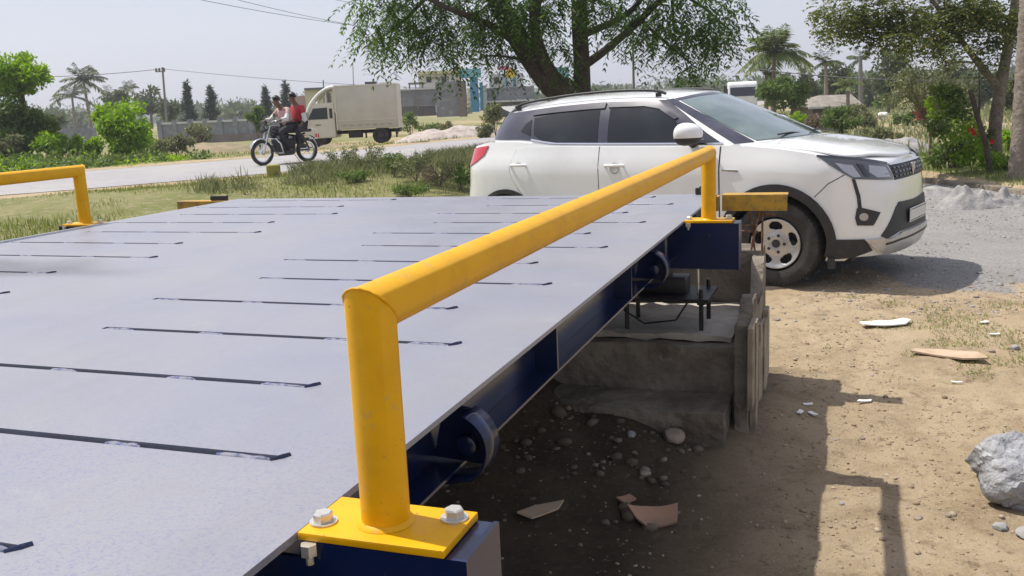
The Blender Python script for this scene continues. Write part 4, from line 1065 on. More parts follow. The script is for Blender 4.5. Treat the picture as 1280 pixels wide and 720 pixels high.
# palm trunk on the right edge
g0 = at(1275, 218, 14.2); pz = hz(g0.x, 14.2)
pt = empty('palm_trunk_tree', (g0.x, 14.2, pz), 0, 'thick ringed palm trunk at the right edge of the picture', 'palm tree')
m_ = MB(); pr = []
for k in range(60):
    h = k*.11; rr = .155-.004*h+(.012 if k % 2 else 0)+(.05*max(0, .4-h)); pr.append((rr, h-.1))
m_.lathe([(0, -.1)]+pr+[(0, pr[-1][1])], 20); m_.build('trunk', M['bark_palm'], pt, smooth=60)

# palms ---------------------------------------------------------------
def palm(name, x, y, Y, ybase, xb, fl, nf, label, seed, mt='leaf_palm', tr_=.16, group='coconut palms in the distance', dense=26):
    c = at(x, y, Y); g = at(xb, ybase, Y); gz = min(hz(g.x, Y), c.z-1)
    t = empty('coconut_palm', (g.x, Y, gz), 0, label, 'palm tree', group)
    m_ = MB(); top = c-t.location
    n = 10; pts = [Vector((top.x*(u**1.5), 0, top.z*u-.1*(1-u))) for u in np.linspace(0, 1, n)]
    m_.tube(pts, [tr_*(1.25-.5*i/(n-1)) for i in range(n)], 8); m_.build('trunk', M['bark_palm'], t, smooth=70)
    r = rng(seed); V = []; Fq_ = []; n0 = 0; st = MB()
    for k in range(nf):
        az = 2*pi*k/nf*2.4+r.rand(); el = r.uniform(-.05, 1.40); l_ = fl*r.uniform(.8, 1.1)
        d = np.array([cos(az)*cos(el), sin(az)*cos(el), sin(el)])
        us = (np.arange(dense)+.5)/dense; P = np.array(top)+np.outer(us*l_, d)-np.outer(us**2*l_*(.30+.35*cos(el)), [0, 0, 1])
        tan_ = unit(np.gradient(P, axis=0)); side = unit(np.cross(tan_, [0, 0, 1.]))
        ll = fl*.28*np.sin(np.clip(us*1.05+.12, 0, 1)*pi)**.6*(.8+.4*r.rand(dense))
        for sg in (1, -1):
            dr = unit(side*sg*.8+tan_*.6+np.array([0, 0, -.55])+r.randn(dense, 3)*.1)
            v, f_ = leaf_quads(P, dr, np.tile([0, 0, 1.], (dense, 1))+r.randn(dense, 3)*.2, ll, np.full(dense, fl/dense*1.1)); V.append(v); Fq_.append(f_+n0); n0 += len(v)
        st.tube([tuple(top)]+[tuple(P[i]) for i in range(2, dense, 6)], [.02*fl/2]*1+[.012*fl/2]*len(range(2, dense, 6)), 4, cap=False)
    link('crown', npmesh('crown', np.concatenate(V), np.concatenate(Fq_)), M[mt], t)
    st.build('frond_stem', M[mt], t)
    return t
palm('p', 104, 100, 95, 158, 114, 3.4, 17, 'tallest coconut palm on the left with a leaning bare trunk', 1, 'leaf_far')
palm('p', 90, 120, 110, 158, 94, 3.2, 14, 'low hazy coconut palm standing left of the tallest leaning palm', 2, 'leaf_far')
palm('p', 160, 112, 120, 155, 158, 2.4, 12, 'small distant palm just right of the bright bush top', 3, 'leaf_far')
palm('p', 137, 118, 120, 155, 136, 2.2, 12, 'small distant palm directly above the bright green bush', 4, 'leaf_far')
palm('p', 968, 66, 42, 126, 966, 2.3, 26, 'large pale coconut palm right of the big shade tree', 5, dense=44, tr_=.10)
palm('p', 958, 92, 43, 126, 958, 1.0, 14, 'stubby young palm at the foot of the large pale coconut palm', 15, dense=26, tr_=.10)
palm('p', 1032, 78, 55, 126, 1033, 1.6, 13, 'thin coconut palm in the middle of the far group on the right', 6, 'leaf_far', tr_=.12)
palm('p', 1076, 74, 58, 126, 1077, 1.5, 13, 'coconut palm left of the grey bushy trees and behind the hut', 7, 'leaf_far', tr_=.12)
palm('p', 1060, 106, 44, 130, 1060, 1.1, 12, 'short dry yellowish palm next to the thatched hut', 17, 'leaf_palm', tr_=.10)

# generic background trees and bushes --------------------------------------
def bushy(name, cat, x, y, rx, ry, Y, label, mt, seed, leaf=.16, n=2200, trunk=True, group=None, ybase=None, lobes=14, bark='bark'):
    c = at(x, y, Y); s = Y/F; gz = hz(c.x, Y)
    if ybase: gz = at(x, ybase, Y).z
    t = empty(name, (c.x, Y, gz), 0, label, cat, group); r = rng(seed); top = c-t.location
    R_ = (rx*s, rx*s*.9, ry*s)
    cl = crown_clumps(r, tuple(top), tuple(q*.86 for q in R_), lobes, min(R_[0], R_[2])*.40, n/lobes)
    leaf_mesh('crown' if trunk else 'foliage', cl, leaf, leaf*.5, M[mt], t, seed)
    m_ = MB(); hgt = max(.15, top.z)
    if trunk:
        m_.tube([(0, 0, -.1), (rx*s*.05, 0, hgt*.5), (0, 0, hgt)], [max(.03, rx*s*.10), max(.02, rx*s*.08), max(.015, rx*s*.05)], 7)
    for q in range(5 if trunk else 7):
        a = r.rand()*2*pi; z0 = hgt*.55 if trunk else -.02
        m_.tube([(0, 0, z0), (cos(a)*R_[0]*.35, sin(a)*R_[1]*.35, hgt+R_[2]*.05), (cos(a)*R_[0]*.7, sin(a)*R_[1]*.7, hgt+R_[2]*r.uniform(-.2, .5))], [max(.012, rx*s*.03), max(.01, rx*s*.02), .006], 5)
    m_.build('trunk' if trunk else 'stem', M[bark], t, smooth=70)
    return t
# left side
bushy('roadside_tree', 'tree', 22, 95, 52, 27, 31, 'bright green feathery tree at the left edge above the railing', 'leaf_bright', 31, .13, 11000, lobes=60, ybase=190, bark='bark_dark')
bushy('roadside_tree', 'tree', 22, 160, 44, 34, 30.2, 'dark tangled shrub under the bright tree on the left edge', 'leaf_mid', 32, .14, 14000, lobes=44, ybase=200, bark='bark_dark')
bushy('bush', 'bush', 66, 176, 26, 20, 29.5, 'fresh green bush below the right side of the left tree', 'leaf_bright', 331, .13, 2400, False)
bushy('bush', 'bush', 8, 186, 26, 18, 29, 'grey green bush in the lower left corner of the roadside', 'leaf_grey', 332, .12, 2200, False)
bushy('bush', 'bush', 222, 176, 26, 13, 36, 'dry olive scrub bush right of the bright bush along the road', 'leaf_grey', 333, .12, 1800, False)
bushy('bush', 'bush', 140, 150, 20, 20, 33.5, 'rear lobe of bright bushes directly left of the tall bright bush', 'leaf_bright', 334, .14, 2600, False)
bushy('bush', 'bush', 163, 165, 34, 36, 31.5, 'bright green leafy bush left of the road pole', 'leaf_bright', 33, .15, 5200, False, lobes=22)
bushy('bush', 'bush', 112, 182, 24, 15, 30.5, 'low bright bush between the left tree and the tall bright bush', 'leaf_bright', 34, .14, 2400, False)
bushy('bush', 'bush', 62, 178, 20, 18, 30.5, 'dull green bush below the left tree crown edge', 'leaf_mid', 35, .12, 1700, False)
bushy('bush', 'bush', 200, 185, 20, 11, 34, 'thin olive bush right of the tall bright bush', 'leaf_grey', 36, .12, 1100, False)
bushy('bush', 'bush', 247, 168, 20, 14, 46, 'dry olive bush below the pair of dark conifers', 'leaf_grey', 37, .16, 1200, False)
bushy('bush', 'bush', 30, 200, 34, 9, 28.5, 'low ground bush at the left edge behind the railing', 'leaf_mid', 38, .10, 1500, False)
bushy('bush', 'bush', 322, 150, 14, 22, 42, 'pale green bush just behind the motorcycle riders', 'leaf_mid', 39, .14, 1300, False)
bushy('far_tree', 'tree', 186, 126, 18, 20, 100, 'round hazy tree left of the power pole', 'leaf_far', 41, .45, 1100, ybase=160)
bushy('far_tree', 'tree', 212, 135, 20, 18, 90, 'darker round tree just right of the power pole', 'leaf_far', 42, .4, 1200, ybase=162)
bushy('far_tree', 'tree', 148, 126, 16, 18, 100, 'hazy round tree behind the bright green bush', 'leaf_far', 43, .45, 1000, ybase=160)
bushy('far_tree', 'tree', 62, 150, 26, 12, 90, 'low hazy tree left of the tallest palm foot', 'leaf_far', 44, .4, 900, ybase=165)
def conifer(x, y0, y1, rx, Y, label, seed):
    a = at(x, y0, Y); s = Y/F; gz = hz(a.x, Y); t = empty('casuarina_tree', (a.x, Y, gz), 0, label, 'tree', 'slim dark conifers beyond the wall')
    H = a.z-gz; r = rng(seed); cl = []
    for k in range(26):
        u = k/25; z = H*(.15+.85*u); w_ = rx*s*(1-u)**.7*(.6+.6*r.rand())+.05; an = r.rand()*6.28
        cl.append(((cos(an)*w_*.5, sin(an)*w_*.5, z), (w_*.6, w_*.6, H*.045), int(30+90*(1-u))))
    leaf_mesh('crown', cl, .38, .09, M['leaf_conifer'], t, seed, droop=-.3)
    m_ = MB(); m_.tube([(0, 0, -.1), (0, 0, H*.98)], [.12, .02], 6); m_.build('trunk', M['bark'], t)
conifer(232, 104, 152, 12, 80, 'taller of the two slim dark conifers right of the power pole', 51)
conifer(262, 111, 150, 13, 82, 'shorter slim dark conifer second to the right of the power pole', 52)
conifer(331, 110, 150, 9, 86, 'small slim conifer directly above the motorcycle driver', 53)
conifer(356, 106, 150, 10, 84, 'slim conifer above the passenger in red', 54)
# right side
k_ = 'leaf_far'
bushy('far_tree', 'tree', 968, 110, 20, 20, 40, 'olive green leafy tree under the large pale palm', 'leaf_mid', 61, .16, 3000, ybase=150, lobes=24)
bushy('far_tree', 'tree', 990, 118, 24, 22, 41, 'bushy green tree right of the large pale palm', 'leaf_mid', 62, .16, 2600, ybase=150, lobes=22)
bushy('bush', 'bush', 997, 146, 9, 10, 36, 'small vivid green bush in the dry field behind the bonnet', 'leaf_bright', 63, .10, 800, False)
bushy('bush', 'bush', 1050, 150, 30, 15, 33, 'rounded dark bush in front of the thatched hut', 'leaf_mid', 64, .13, 2400, False, lobes=18)
bushy('bush', 'bush', 1100, 168, 34, 10, 27, 'low straggly bush behind the bonnet beside the earth mound', 'leaf_grey', 65, .10, 1800, False)
bushy('far_tree', 'tree', 1112, 92, 26, 30, 60, 'grey green leafy tree right of the far palms', k_, 66, .28, 2400, ybase=140, lobes=20)
bushy('far_tree', 'tree', 1150, 100, 26, 30, 56, 'dull tall tree behind the twiggy shrub on the right', k_, 67, .26, 2400, ybase=140, lobes=20)
bushy('far_tree', 'tree', 1190, 98, 30, 30, 62, 'hazy tree between the fork trunk and the twiggy shrub', k_, 68, .28, 2300, ybase=140, lobes=20)
bushy('far_tree', 'tree', 1052, 98, 24, 22, 66, 'grey tree mass between the two thin far palms', k_, 69, .3, 1700, ybase=140)
bushy('far_tree', 'tree', 1012, 104, 20, 18, 70, 'low grey tree left of the thin far palm', k_, 70, .3, 1300, ybase=140)
bushy('far_tree', 'tree', 1228, 110, 26, 24, 60, 'pale hazy tree seen through the fork of the garden tree', k_, 71, .3, 1600, ybase=140)
bushy('far_tree', 'tree', 1268, 120, 22, 26, 48, 'yellowish tree behind the palm trunk at the right edge', 'leaf_right', 72, .22, 1500, ybase=160)
bushy('bush', 'bush', 1262, 172, 14, 9, 20, 'light green low bush beside the palm trunk at the right edge', 'leaf_bright', 73, .09, 700, False)
bushy('bush', 'bush', 1140, 150, 30, 9, 40, 'flat olive bush at the far edge of the right field', 'leaf_mid', 75, .14, 1300, False)
for i, (x, y, rx, ry, Y, mt, lab) in enumerate([(1000, 128, 26, 16, 75, 'leaf_far', 'dim tree mass behind the bushy tree right of the pale palm'), (1032, 120, 24, 18, 78, 'leaf_far', 'dim tree mass directly behind the hut roof'), (1078, 118, 28, 22, 80, 'leaf_far', 'dim tree mass right behind the hut'), (1108, 124, 26, 18, 72, 'leaf_mid', 'low dark tree above the white sack heap'), (1170, 128, 30, 18, 66, 'leaf_far', 'low wide tree behind the base of the twiggy shrub'), (1215, 132, 26, 16, 70, 'leaf_far', 'low tree behind the leaning stake'), (1262, 140, 28, 14, 64, 'leaf_far', 'low tree behind the palm trunk'), (890, 119, 16, 8, 110, 'leaf_far', 'hazy tree directly left of the distant white truck'), (870, 116, 22, 10, 120, 'leaf_far', 'hazy tree behind the windscreen top'), (1060, 138, 30, 9, 42, 'leaf_grey', 'greyish undergrowth in front of the hut wall'), (1020, 152, 26, 8, 37, 'leaf_dry', 'dry brush left of the rounded dark bush'), (975, 152, 22, 9, 38, 'leaf_dry', 'dry brush just above the windscreen corner'), (1085, 150, 22, 8, 38, 'leaf_grey', 'grey brush right of the rounded dark bush')]):
    bushy('far_tree' if Y > 50 else 'bush', 'tree' if Y > 50 else 'bush', x, y, rx, ry, Y, lab, mt, 400+i, .34 if Y > 50 else .14, 1500, Y > 50, ybase=(140 if Y > 50 else None), lobes=16)
# twiggy shrub with sparse grey leaves and one dusty pink bract
Ys = 17.0
tw = at(1160, 196, Ys); tws = empty('twiggy_shrub', (tw.x, Ys, hz(tw.x, Ys)), 0, 'twiggy half bare shrub with a dusty pink leaf cluster left of the red flowers', 'shrub')
def TS(x, y, d=0): return tuple(at(x, y, Ys+d)-tws.location)
L = [([(0, 0, -.05), TS(1163, 178), TS(1161, 158), TS(1155, 148)], .03, .02)]
r = rng(77); cl = []
for k in range(34):
    x1 = r.uniform(1105, 1215); y1 = r.uniform(72, 128)+abs(x1-1160)*.12; L.append(([TS(1158, 150), TS(1158+(x1-1158)*.45, 130+r.uniform(-15, 10), r.uniform(-.4, .4)), TS(x1, y1, r.uniform(-.7, .7))], .014, .004))
    for u in (.55, .8, 1.0): cl.append((TS(1158+(x1-1158)*u, 140+(y1-140)*u, r.uniform(-.6, .6)), (.16, .16, .10), 30))
m_ = MB()
for pts, a, b in L: m_.tube(crom(pts, 4), list(np.linspace(a, b, len(crom(pts, 4)))), 5)
m_.build('stem', M['bark'], tws, smooth=60)
leaf_mesh('foliage', cl, .06, .03, M['leaf_grey'], tws, 78, droop=.4)
leaf_mesh('bract', [(TS(1152, 140), (.10, .08, .13), 60)], .10, .04, M['flower_pink'], tws, 79)
# red flowering shrub
Yh = 15.6; hc = at(1192, 205, Yh); hib = empty('hibiscus_shrub', (hc.x, Yh, hz(hc.x, Yh)), 0, 'leafy green shrub with two bright red flowers beside the leaning stake', 'shrub')
def TH(x, y, d=0): return tuple(at(x, y, Yh+d)-hib.location)
r = rng(80); cl = []; cl2 = []
for (x, y, rx, ry, n) in [(1190, 118, 16, 8, 1), (1175, 112, 10, 6, .6), (1182, 140, 22, 14, 1), (1200, 135, 16, 16, 1), (1172, 158, 14, 12, 1), (1195, 165, 20, 16, 1), (1185, 188, 22, 14, 1), (1205, 195, 14, 12, 1), (1216, 160, 8, 20, .6), (1222, 185, 14, 14, .9), (1240, 200, 16, 10, 1), (1170, 200, 12, 8, .7), (1232, 172, 8, 10, .5), (1168, 128, 10, 8, .6), (1255, 205, 12, 10, .8)]:
    (cl if r.rand() < .6 else cl2).append((TH(x, y, r.uniform(-.3, .3)), (rx*Yh/F, .22, ry*Yh/F), int(n*330)))
L = []
for k in range(14):
    x1 = r.uniform(1165, 1240); L.append(([TH(r.uniform(1183, 1205), 210), TH((x1+1192)/2, 175), TH(x1, r.uniform(115, 175), r.uniform(-.2, .2))], .014, .005))
limbs('stem', L, M['bark'], hib)
leaf_mesh('foliage', cl, .075, .045, M['leaf_mid'], hib, 81); leaf_mesh('foliage', cl2, .075, .045, M['leaf_bright'], hib, 82)
def flower(x, y, s, d, seed):
    r = rng(seed); c = np.array(TH(x, y, d)); V = []; 
    n = 7; dr = np.array([(cos(2*pi*k/n), -.45, sin(2*pi*k/n)) for k in range(n)])
    v, f_ = leaf_quads(np.tile(c, (n, 1)), dr, np.tile([0, 1., .1], (n, 1)), np.full(n, s), np.full(n, s*.9)); v2, f2 = leaf_quads(np.tile(c+[0, -.01, 0], (5, 1)), r.randn(5, 3)*.6+[0, -1, .3], r.randn(5, 3), np.full(5, s*.8), np.full(5, s*.5))
    link('flower', npmesh('flower', np.concatenate([v, v2]), np.concatenate([f_, f2+len(v)])), M['flower'], hib)
flower(1213, 163, .062, -.35, 1); flower(1217, 167, .05, -.36, 2); flower(1239, 177, .05, -.3, 3)
# leaning stake posts
def stake(x0, y0, x1, y1, Y, r_, label, fork=False):
    b = at(x0, y0, Y); a = at(x1, y1, Y); t = empty('wooden_stake', (b.x, Y, hz(b.x, Y)), 0, label, 'stake')
    m_ = MB(); d = a-t.location; m_.tube([(0, 0, -.1), tuple(d*.35+Vector((.02, 0, 0))), tuple(d*.7), tuple(d)], [r_*1.1, r_, r_, r_*.9], 9)
    m_.build('post', M['bark_dark'], t, smooth=60)
    if fork: m_ = MB(); m_.tube([tuple(d*.62), tuple(at(1224, 128, Y)-t.location), tuple(at(1224, 112, Y)-t.location), tuple(at(1224, 88, Y)-t.location)], [.02, .018, .014, .005], 7); m_.build('side_branch', M['bark_dark'], t, smooth=60)
stake(1240, 220, 1213, 112, 15.0, .042, 'dark leaning wooden stake with a side branch in front of the red flowers', True)
stake(1269, 220, 1272, 190, 15.0, .035, 'short dark wooden stump beside the palm trunk at the right edge')

# distant woods as one hazy mass
r = rng(90); cl = []
for k in range(150):
    x = r.uniform(-430, 430); Y = r.uniform(360, 470); h = r.uniform(6, 13)*(1 if abs(x) > 60 else .9); cl.append(((x, Y, h*.45), (r.uniform(12, 24), 10, h*.6), 420))
for k in range(70):
    x = r.uniform(-230, 230); Y = r.uniform(170, 250); 
    if -85 < x*200/Y < -18 and False: continue
    h = r.uniform(3, 6.0); cl.append(((x, Y, h*.4), (r.uniform(5, 9), 6, h*.55), 420))
o = leaf_mesh('distant_woods', cl, 1.5, .9, M['leaf_far'], None, 91, droop=0)
tag(o, 'hazy line of distant trees along the horizon', 'woodland', kind='stuff')

# ------------------------------------------------------------------ walls and buildings beyond the road
def boxes(name, root, mt, L, bev=0):
    m_ = MB()
    for b in L: m_.box(*b, bev=bev)
    return m_.build(name, mt, root)
Yw = 62
def prj(x, y, Y=Yw): q = at(x, y, Y); return q.x, q.z
def wallbox(x0, x1, y0, y1, Y, th=.3):
    """upright block covering the picture columns x0..x1 and rows y0..y1 at depth Y"""
    a, zt = at((x0+x1)/2, y0, Y).x, at((x0+x1)/2, y0, Y).z; zb = at((x0+x1)/2, y1, Y).z
    return (at(x0, (y0+y1)/2, Y).x, at(x1, (y0+y1)/2, Y).x, Y, Y+th, zb, zt)
gw = empty('boundary_wall', (0, 0, 0), 0, 'long grey boundary wall with pale coping left of the motorcycle', 'wall')
A_ = wallbox(200, 352, 151, 172, 63); zt = 1.50
boxes('wall_panel', gw, M['wall_grey'], [(A_[0], A_[1], 63, 63.3, -.3, zt-.12)])
boxes('coping', gw, M['coping'], [(A_[0]-.1, A_[1]+.1, 62.93, 63.37, zt-.12, zt+.02)])
for k in range(9):
    x = A_[0]+(A_[1]-A_[0])*k/8; boxes('pillar', gw, M['wall_grey'], [(x-.15, x+.15, 62.9, 63.4, -.3, zt+.16)])
B_ = wallbox(58, 118, 151, 172, 63); boxes('wall_panel', gw, M['wall_grey'], [(B_[0], B_[1], 63, 63.3, -.3, zt-.12)])
boxes('dark_base', gw, M['wall_brown'], [(A_[0]+.2, A_[1]-.2, 62.85, 62.99, -.3, .55)])

# compound left of the shade tree
cw_ = empty('compound_wall', (0, 0, 0), 0, 'grey compound wall with dark base behind the cream truck', 'wall')
boxes('wall_panel', cw_, M['wall_grey'], [wallbox(470, 545, 113, 133, 60), wallbox(545, 575, 102, 146, 59.5), wallbox(606, 668, 109, 126, 60)])
boxes('coping', cw_, M['coping'], [wallbox(470, 544, 111, 113, 59.9, .5), wallbox(604, 668, 125, 127, 59.8, .5), wallbox(604, 609, 107, 146, 59.6, .5)])
boxes('dark_base', cw_, M['wall_dark'], [wallbox(470, 544.5, 133.3, 146, 60), wallbox(609.5, 668, 127.3, 146, 60)])
boxes('pillar', cw_, M['wall_brown'], [wallbox(573.5, 583, 101, 146, 59.2, .6)]); boxes('post', cw_, M['wall_brown'], [wallbox(521, 522.5, 112, 135, 59.7, .2)])
bc = empty('gate_tower', (0, 0, 0), 0, 'narrow blue gate tower with wide cyan top and stepped yellow edge', 'gate tower')
boxes('column', bc, M['blue_wall'], [wallbox(588, 598, 97, 140, 58.6, .6)]); boxes('cap', bc, M['cyan_wall'], [wallbox(574, 601, 86, 96.8, 58.4, 1.0)])
boxes('side_column', bc, M['blue_wall'], [wallbox(600, 604, 103, 138, 58.8, .4)])
stp = []
for k in range(7): stp.append(wallbox(583.5, 587.5, 100+k*5.2, 102.6+k*5.2, 58.7, .3))
boxes('step_trim', bc, M['paleyellow'], stp)
b1 = empty('small_building', (0, 0, 0), 0, 'pale small building with flat roof half hidden behind hanging tree leaves', 'building')
boxes('wall', b1, M['bldg_white'], [wallbox(524, 572, 92, 140, 74, 5)]); boxes('roof', b1, M['paleyellow'], [wallbox(521, 575, 88.5, 92, 73.6, 6)]); boxes('window', b1, M['window'], [wallbox(533, 539, 96, 103, 73.9, .2), wallbox(552, 558, 96, 103, 73.9, .2)])
b2 = empty('small_building', (0, 0, 0), 0, 'blue and white building with yellow round sign seen between the two trunks', 'building')
boxes('wall', b2, M['bldg_white'], [wallbox(612, 655, 92, 140, 80, 5)]); boxes('pillar', b2, M['blue_wall'], [wallbox(641, 645, 90, 112, 79, .5), wallbox(632, 634, 92, 112, 79, .4)])
boxes('wing', b2, M['cyan_wall'], [wallbox(692, 712, 84, 140, 80, 5)]); boxes('window', b2, M['window'], [wallbox(618, 624, 97, 104, 79.9, .2)])
m_ = MB(); q = at(638, 92, 78.4); m_.lathe([(0, -.05), (.42, -.05), (.42, .05), (0, .05)], 24, TR(q.x, q.y, q.z) @ RX(pi/2)); m_.build('sign_board', M['sign_yellow'], b2)
m_ = MB(); q = at(630, 86, 78.2); m_.box(q.x-.5, q.x+.45, 78.1, 78.2, q.z-.1, q.z+.25); m_.build('pink_board', mat('pink_board', (.5, .16, .25), .6), b2)
tk = empty('roof_tank', (0, 0, 0), 0, 'dark flat structure on posts above the compound wall', 'shed')
boxes('roof', tk, M['wall_grey'], [wallbox(510, 530, 103, 105, 64, 1.5)]); boxes('post', tk, M['pole'], [wallbox(511, 512.5, 105, 113, 64, .2), wallbox(527, 528.5, 105, 113, 64, .2), wallbox(519, 520, 105, 113, 65, .2)])
b3 = empty('far_building', (0, 0, 0), 0, 'low hazy building with pale and pink walls behind the truck cab', 'building')
boxes('wall', b3, M['paleyellow'], [wallbox(382, 408, 112, 150, 90, 6)]); boxes('side_wall', b3, mat('pink_plaster', (.42, .28, .25), .9), [wallbox(368, 382, 120, 150, 90.2, 5)]); boxes('roof', b3, M['wall_dark'], [wallbox(380, 410, 109.5, 112, 89.6, 7)])
# things on the roof line behind the truck
b4 = empty('far_building', (0, 0, 0), 0, 'low white roof with dark tank peeping over the cream truck box', 'building')
boxes('wall', b4, M['bldg_white'], [wallbox(452, 486, 106, 150, 95, 6)]); boxes('tank', b4, M['window'], [wallbox(456, 470, 102, 106, 95, 1.2)]); boxes('parapet', b4, M['coping'], [wallbox(474, 484, 103, 106, 95.3, 1)])
# thatched hut on the right
ht = empty('thatched_hut', (0, 0, 0), 0, 'grey thatched hut with pale eaves among the bushes on the right', 'hut')
boxes('wall', ht, M['wall_brown'], [wallbox(1016, 1070, 128, 144, 45, 3)])
m_ = MB(); a = at(1008, 134, 44.3); b = at(1078, 132, 44.3); c = at(1024, 119, 46.5); d = at(1064, 118, 46.5)
m_.add([(a.x, 44.0, a.z), (b.x, 44.0, b.z), (d.x, 46.5, d.z), (c.x, 46.5, c.z), (a.x, 49, a.z), (b.x, 49, b.z)], [(0, 1, 2, 3), (4, 3, 2, 5), (0, 3, 4), (1, 5, 2)]); m_.build('roof', M['thatch'], ht)
m_ = MB(); m_.box(a.x, b.x, 43.92, 43.99, a.z-.09, a.z-.0); m_.build('eaves', M['coping'], ht); m_ = MB(); dd = wallbox(1036, 1044, 134, 144, 44.9, .08); m_.box(*dd); m_.build('door', M['window'], ht)
for (x, y, s_, lab, Y) in ((1104, 139, .6, 'white rounded sack heap in the far field beside the grey trees', 53), (1142, 139, .45, 'small white heap left of the pink leaf cluster', 48), (1019, 150, .40, 'tiny white sack in the dry field right of the vivid bush', 44)):
    q = at(x, y, Y); bm = bmesh.new(); bmesh.ops.create_icosphere(bm, subdivisions=3, radius=s_*.5)
    for v in bm.verts: n = float(vnoise(v.co.x*3+x, v.co.z*3+v.co.y, 2)); v.co *= 1+.35*n; v.co.z *= .6
    m_ = MB(); m_.bm(bm); o = m_.build('sack_heap', M['paper'], smooth=60); o.location = (q.x, Y, hz(q.x, Y)+s_*.22); tag(o, lab, 'sack heap')

# poles and wires -----------------------------------------------------------
def pole(name, x, y0, x1, Y, r_, label, cross=True, cat='power pole'):
    a = at(x, y0, Y); g = at(x1, 150, Y); t = empty(name, (g.x, Y, hz(g.x, Y)), 0, label, cat)
    d = a-t.location; m_ = MB(); m_.tube([(0, 0, -.2), tuple(d)], [r_*1.2, r_*.8], 8); m_.build('post', M['pole'], t, smooth=60)
    if cross:
        m_ = MB(); m_.box(d.x-.55, d.x+.15, -.06, .06, d.z-.34, d.z-.26)
        m_.build('crossarm', M['pole'], t)
        for dx in (-.48, -.25, .1): m_ = MB(); m_.lathe([(0, 0), (.06, 0), (.09, .06), (.05, .14), (.07, .2), (0, .24)], 10, TR(d.x+dx, 0, d.z-.26)); m_.build('insulator', M['wall_dark'], t, smooth=60)
    return t
pole('power_pole', 203, 84, 207, 70, .09, 'concrete power pole with short crossarm above the left bushes')
pole('thin_pole', 791, 50, 793, 24, .035, 'thin dark pole right of the shade tree rising behind the car roof', False, 'pole')
pole('thin_pole', 404, 100, 405, 85, .07, 'thin pole above the truck cab', False, 'pole')
pole('thin_pole', 441, 80, 443, 100, .05, 'very thin mast above the truck box', False, 'pole')
pole('thin_pole', 1075, 70, 1076, 52, .10, 'dark straight post behind the thatched hut', False, 'pole')
def wire(p0, p1, sag, r_, label):
    a, b = Vector(p0), Vector(p1); pts = [a.lerp(b, u)+Vector((0, 0, -sag*4*u*(1-u))) for u in np.linspace(0, 1, 20)]
    m_ = MB(); m_.tube(pts, r_, 5); o = m_.build('overhead_wire', M['wire'], smooth=60); tag(o, label, 'wire', 'overhead wires'); return o
wire(at(-60, 96, 60), at(203, 86, 70), .25, .022, 'wire running left from the power pole past the palm')
wire(at(203, 86, 70), at(620, 112, 75), .3, .016, 'faint wire running right from the power pole above the truck')
wire(at(150, -22, 26), at(600, 42, 44), .35, .008, 'lower of the two long wires in the upper left sky')
wire(at(230, -18, 28), at(600, 48, 46), .35, .008, 'upper of the two long wires in the upper left sky')
wire(at(360, -12, 28), at(560, 18, 40), .1, .007, 'short wire close to the top of the shade tree crown')
wire(at(930, 84, 40), at(1300, 98, 30), .25, .018, 'pale wire stretched across the right hand trees')

# ------------------------------------------------------------------ grass and weeds
def on_ground(x, y): return np.stack([x, y, height(x, y)], -1)
def blades(name, X, Y, H, Wd, m, seed, lean=.5):
    r = rng(seed); n = len(X); P = on_ground(X, Y); a = r.rand(n)*2*pi; l_ = lean*r.rand(n)
    tip = P+np.stack([np.cos(a)*l_*H, np.sin(a)*l_*H, H], -1); mid = P+(tip-P)*.5+np.stack([0*a, 0*a, H*.08], -1)
    b = a+pi/2+r.randn(n)*.5; s = np.stack([np.cos(b), np.sin(b), 0*b], -1)*np.asarray(Wd)[:, None]*.5
    V = np.stack([P-s, P+s, mid+s*.7, tip, mid-s*.7], 1).reshape(-1, 3)
    return link(name, npmesh(name, V, np.arange(n*5).reshape(n, 5)), m)
r = rng(100)
# verge between platform and road
n = 150000; X = r.uniform(-13, 1.5, n); Y = r.uniform(5.5, 25, n); T_, L_ = tl(X, Y)
inr = inside_poly(X, Y, RING); dn = seg_dist(X, Y, ROAD_NEAR); dens = np.clip(.35+vnoise(X, Y, .8, 3)*1.8+vnoise(X, Y, 3, 4)*.6, 0, 1)
keep = (~inr) & ((T_ < -3.85) | (L_ > 5.5)) & (dn > .25) & (r.rand(n) < dens) & ~((X > -.4) & (Y < 12)) & (hypot(0, 0) == 0)
X, Y = X[keep], Y[keep]; H = r.uniform(.025, .085, len(X))*(1+vnoise(X, Y, .6, 9)*1.2)
tag(blades('verge_grass', X, Y, H, r.uniform(.006, .014, len(X)), M['grass'], 101), 'short dry green grass on the verge between platform and road', 'grass', kind='stuff')
# taller weeds along the road edge behind the platform
n = 42000; t = r.rand(n); P = densify(ROAD_NEAR[3:8], 400); q = P[(t*399).astype(int)]; X = q[:, 0]+r.randn(n)*.8+.5; Y = q[:, 1]-r.rand(n)*2.2-.3
keep = (~inside_poly(X, Y, RING)) & (X < 1.6) & (X > -5.3) & (vnoise(X, Y, 1.1, 14)+.30+.08*X > 0); X, Y = X[keep], Y[keep]
tag(blades('weed_strip', X, Y, r.uniform(.06, .30, len(X)), r.uniform(.008, .02, len(X)), M['leaf_grey'], 102, 1.1), 'ragged knee high weeds along the near road edge', 'weeds', kind='stuff')
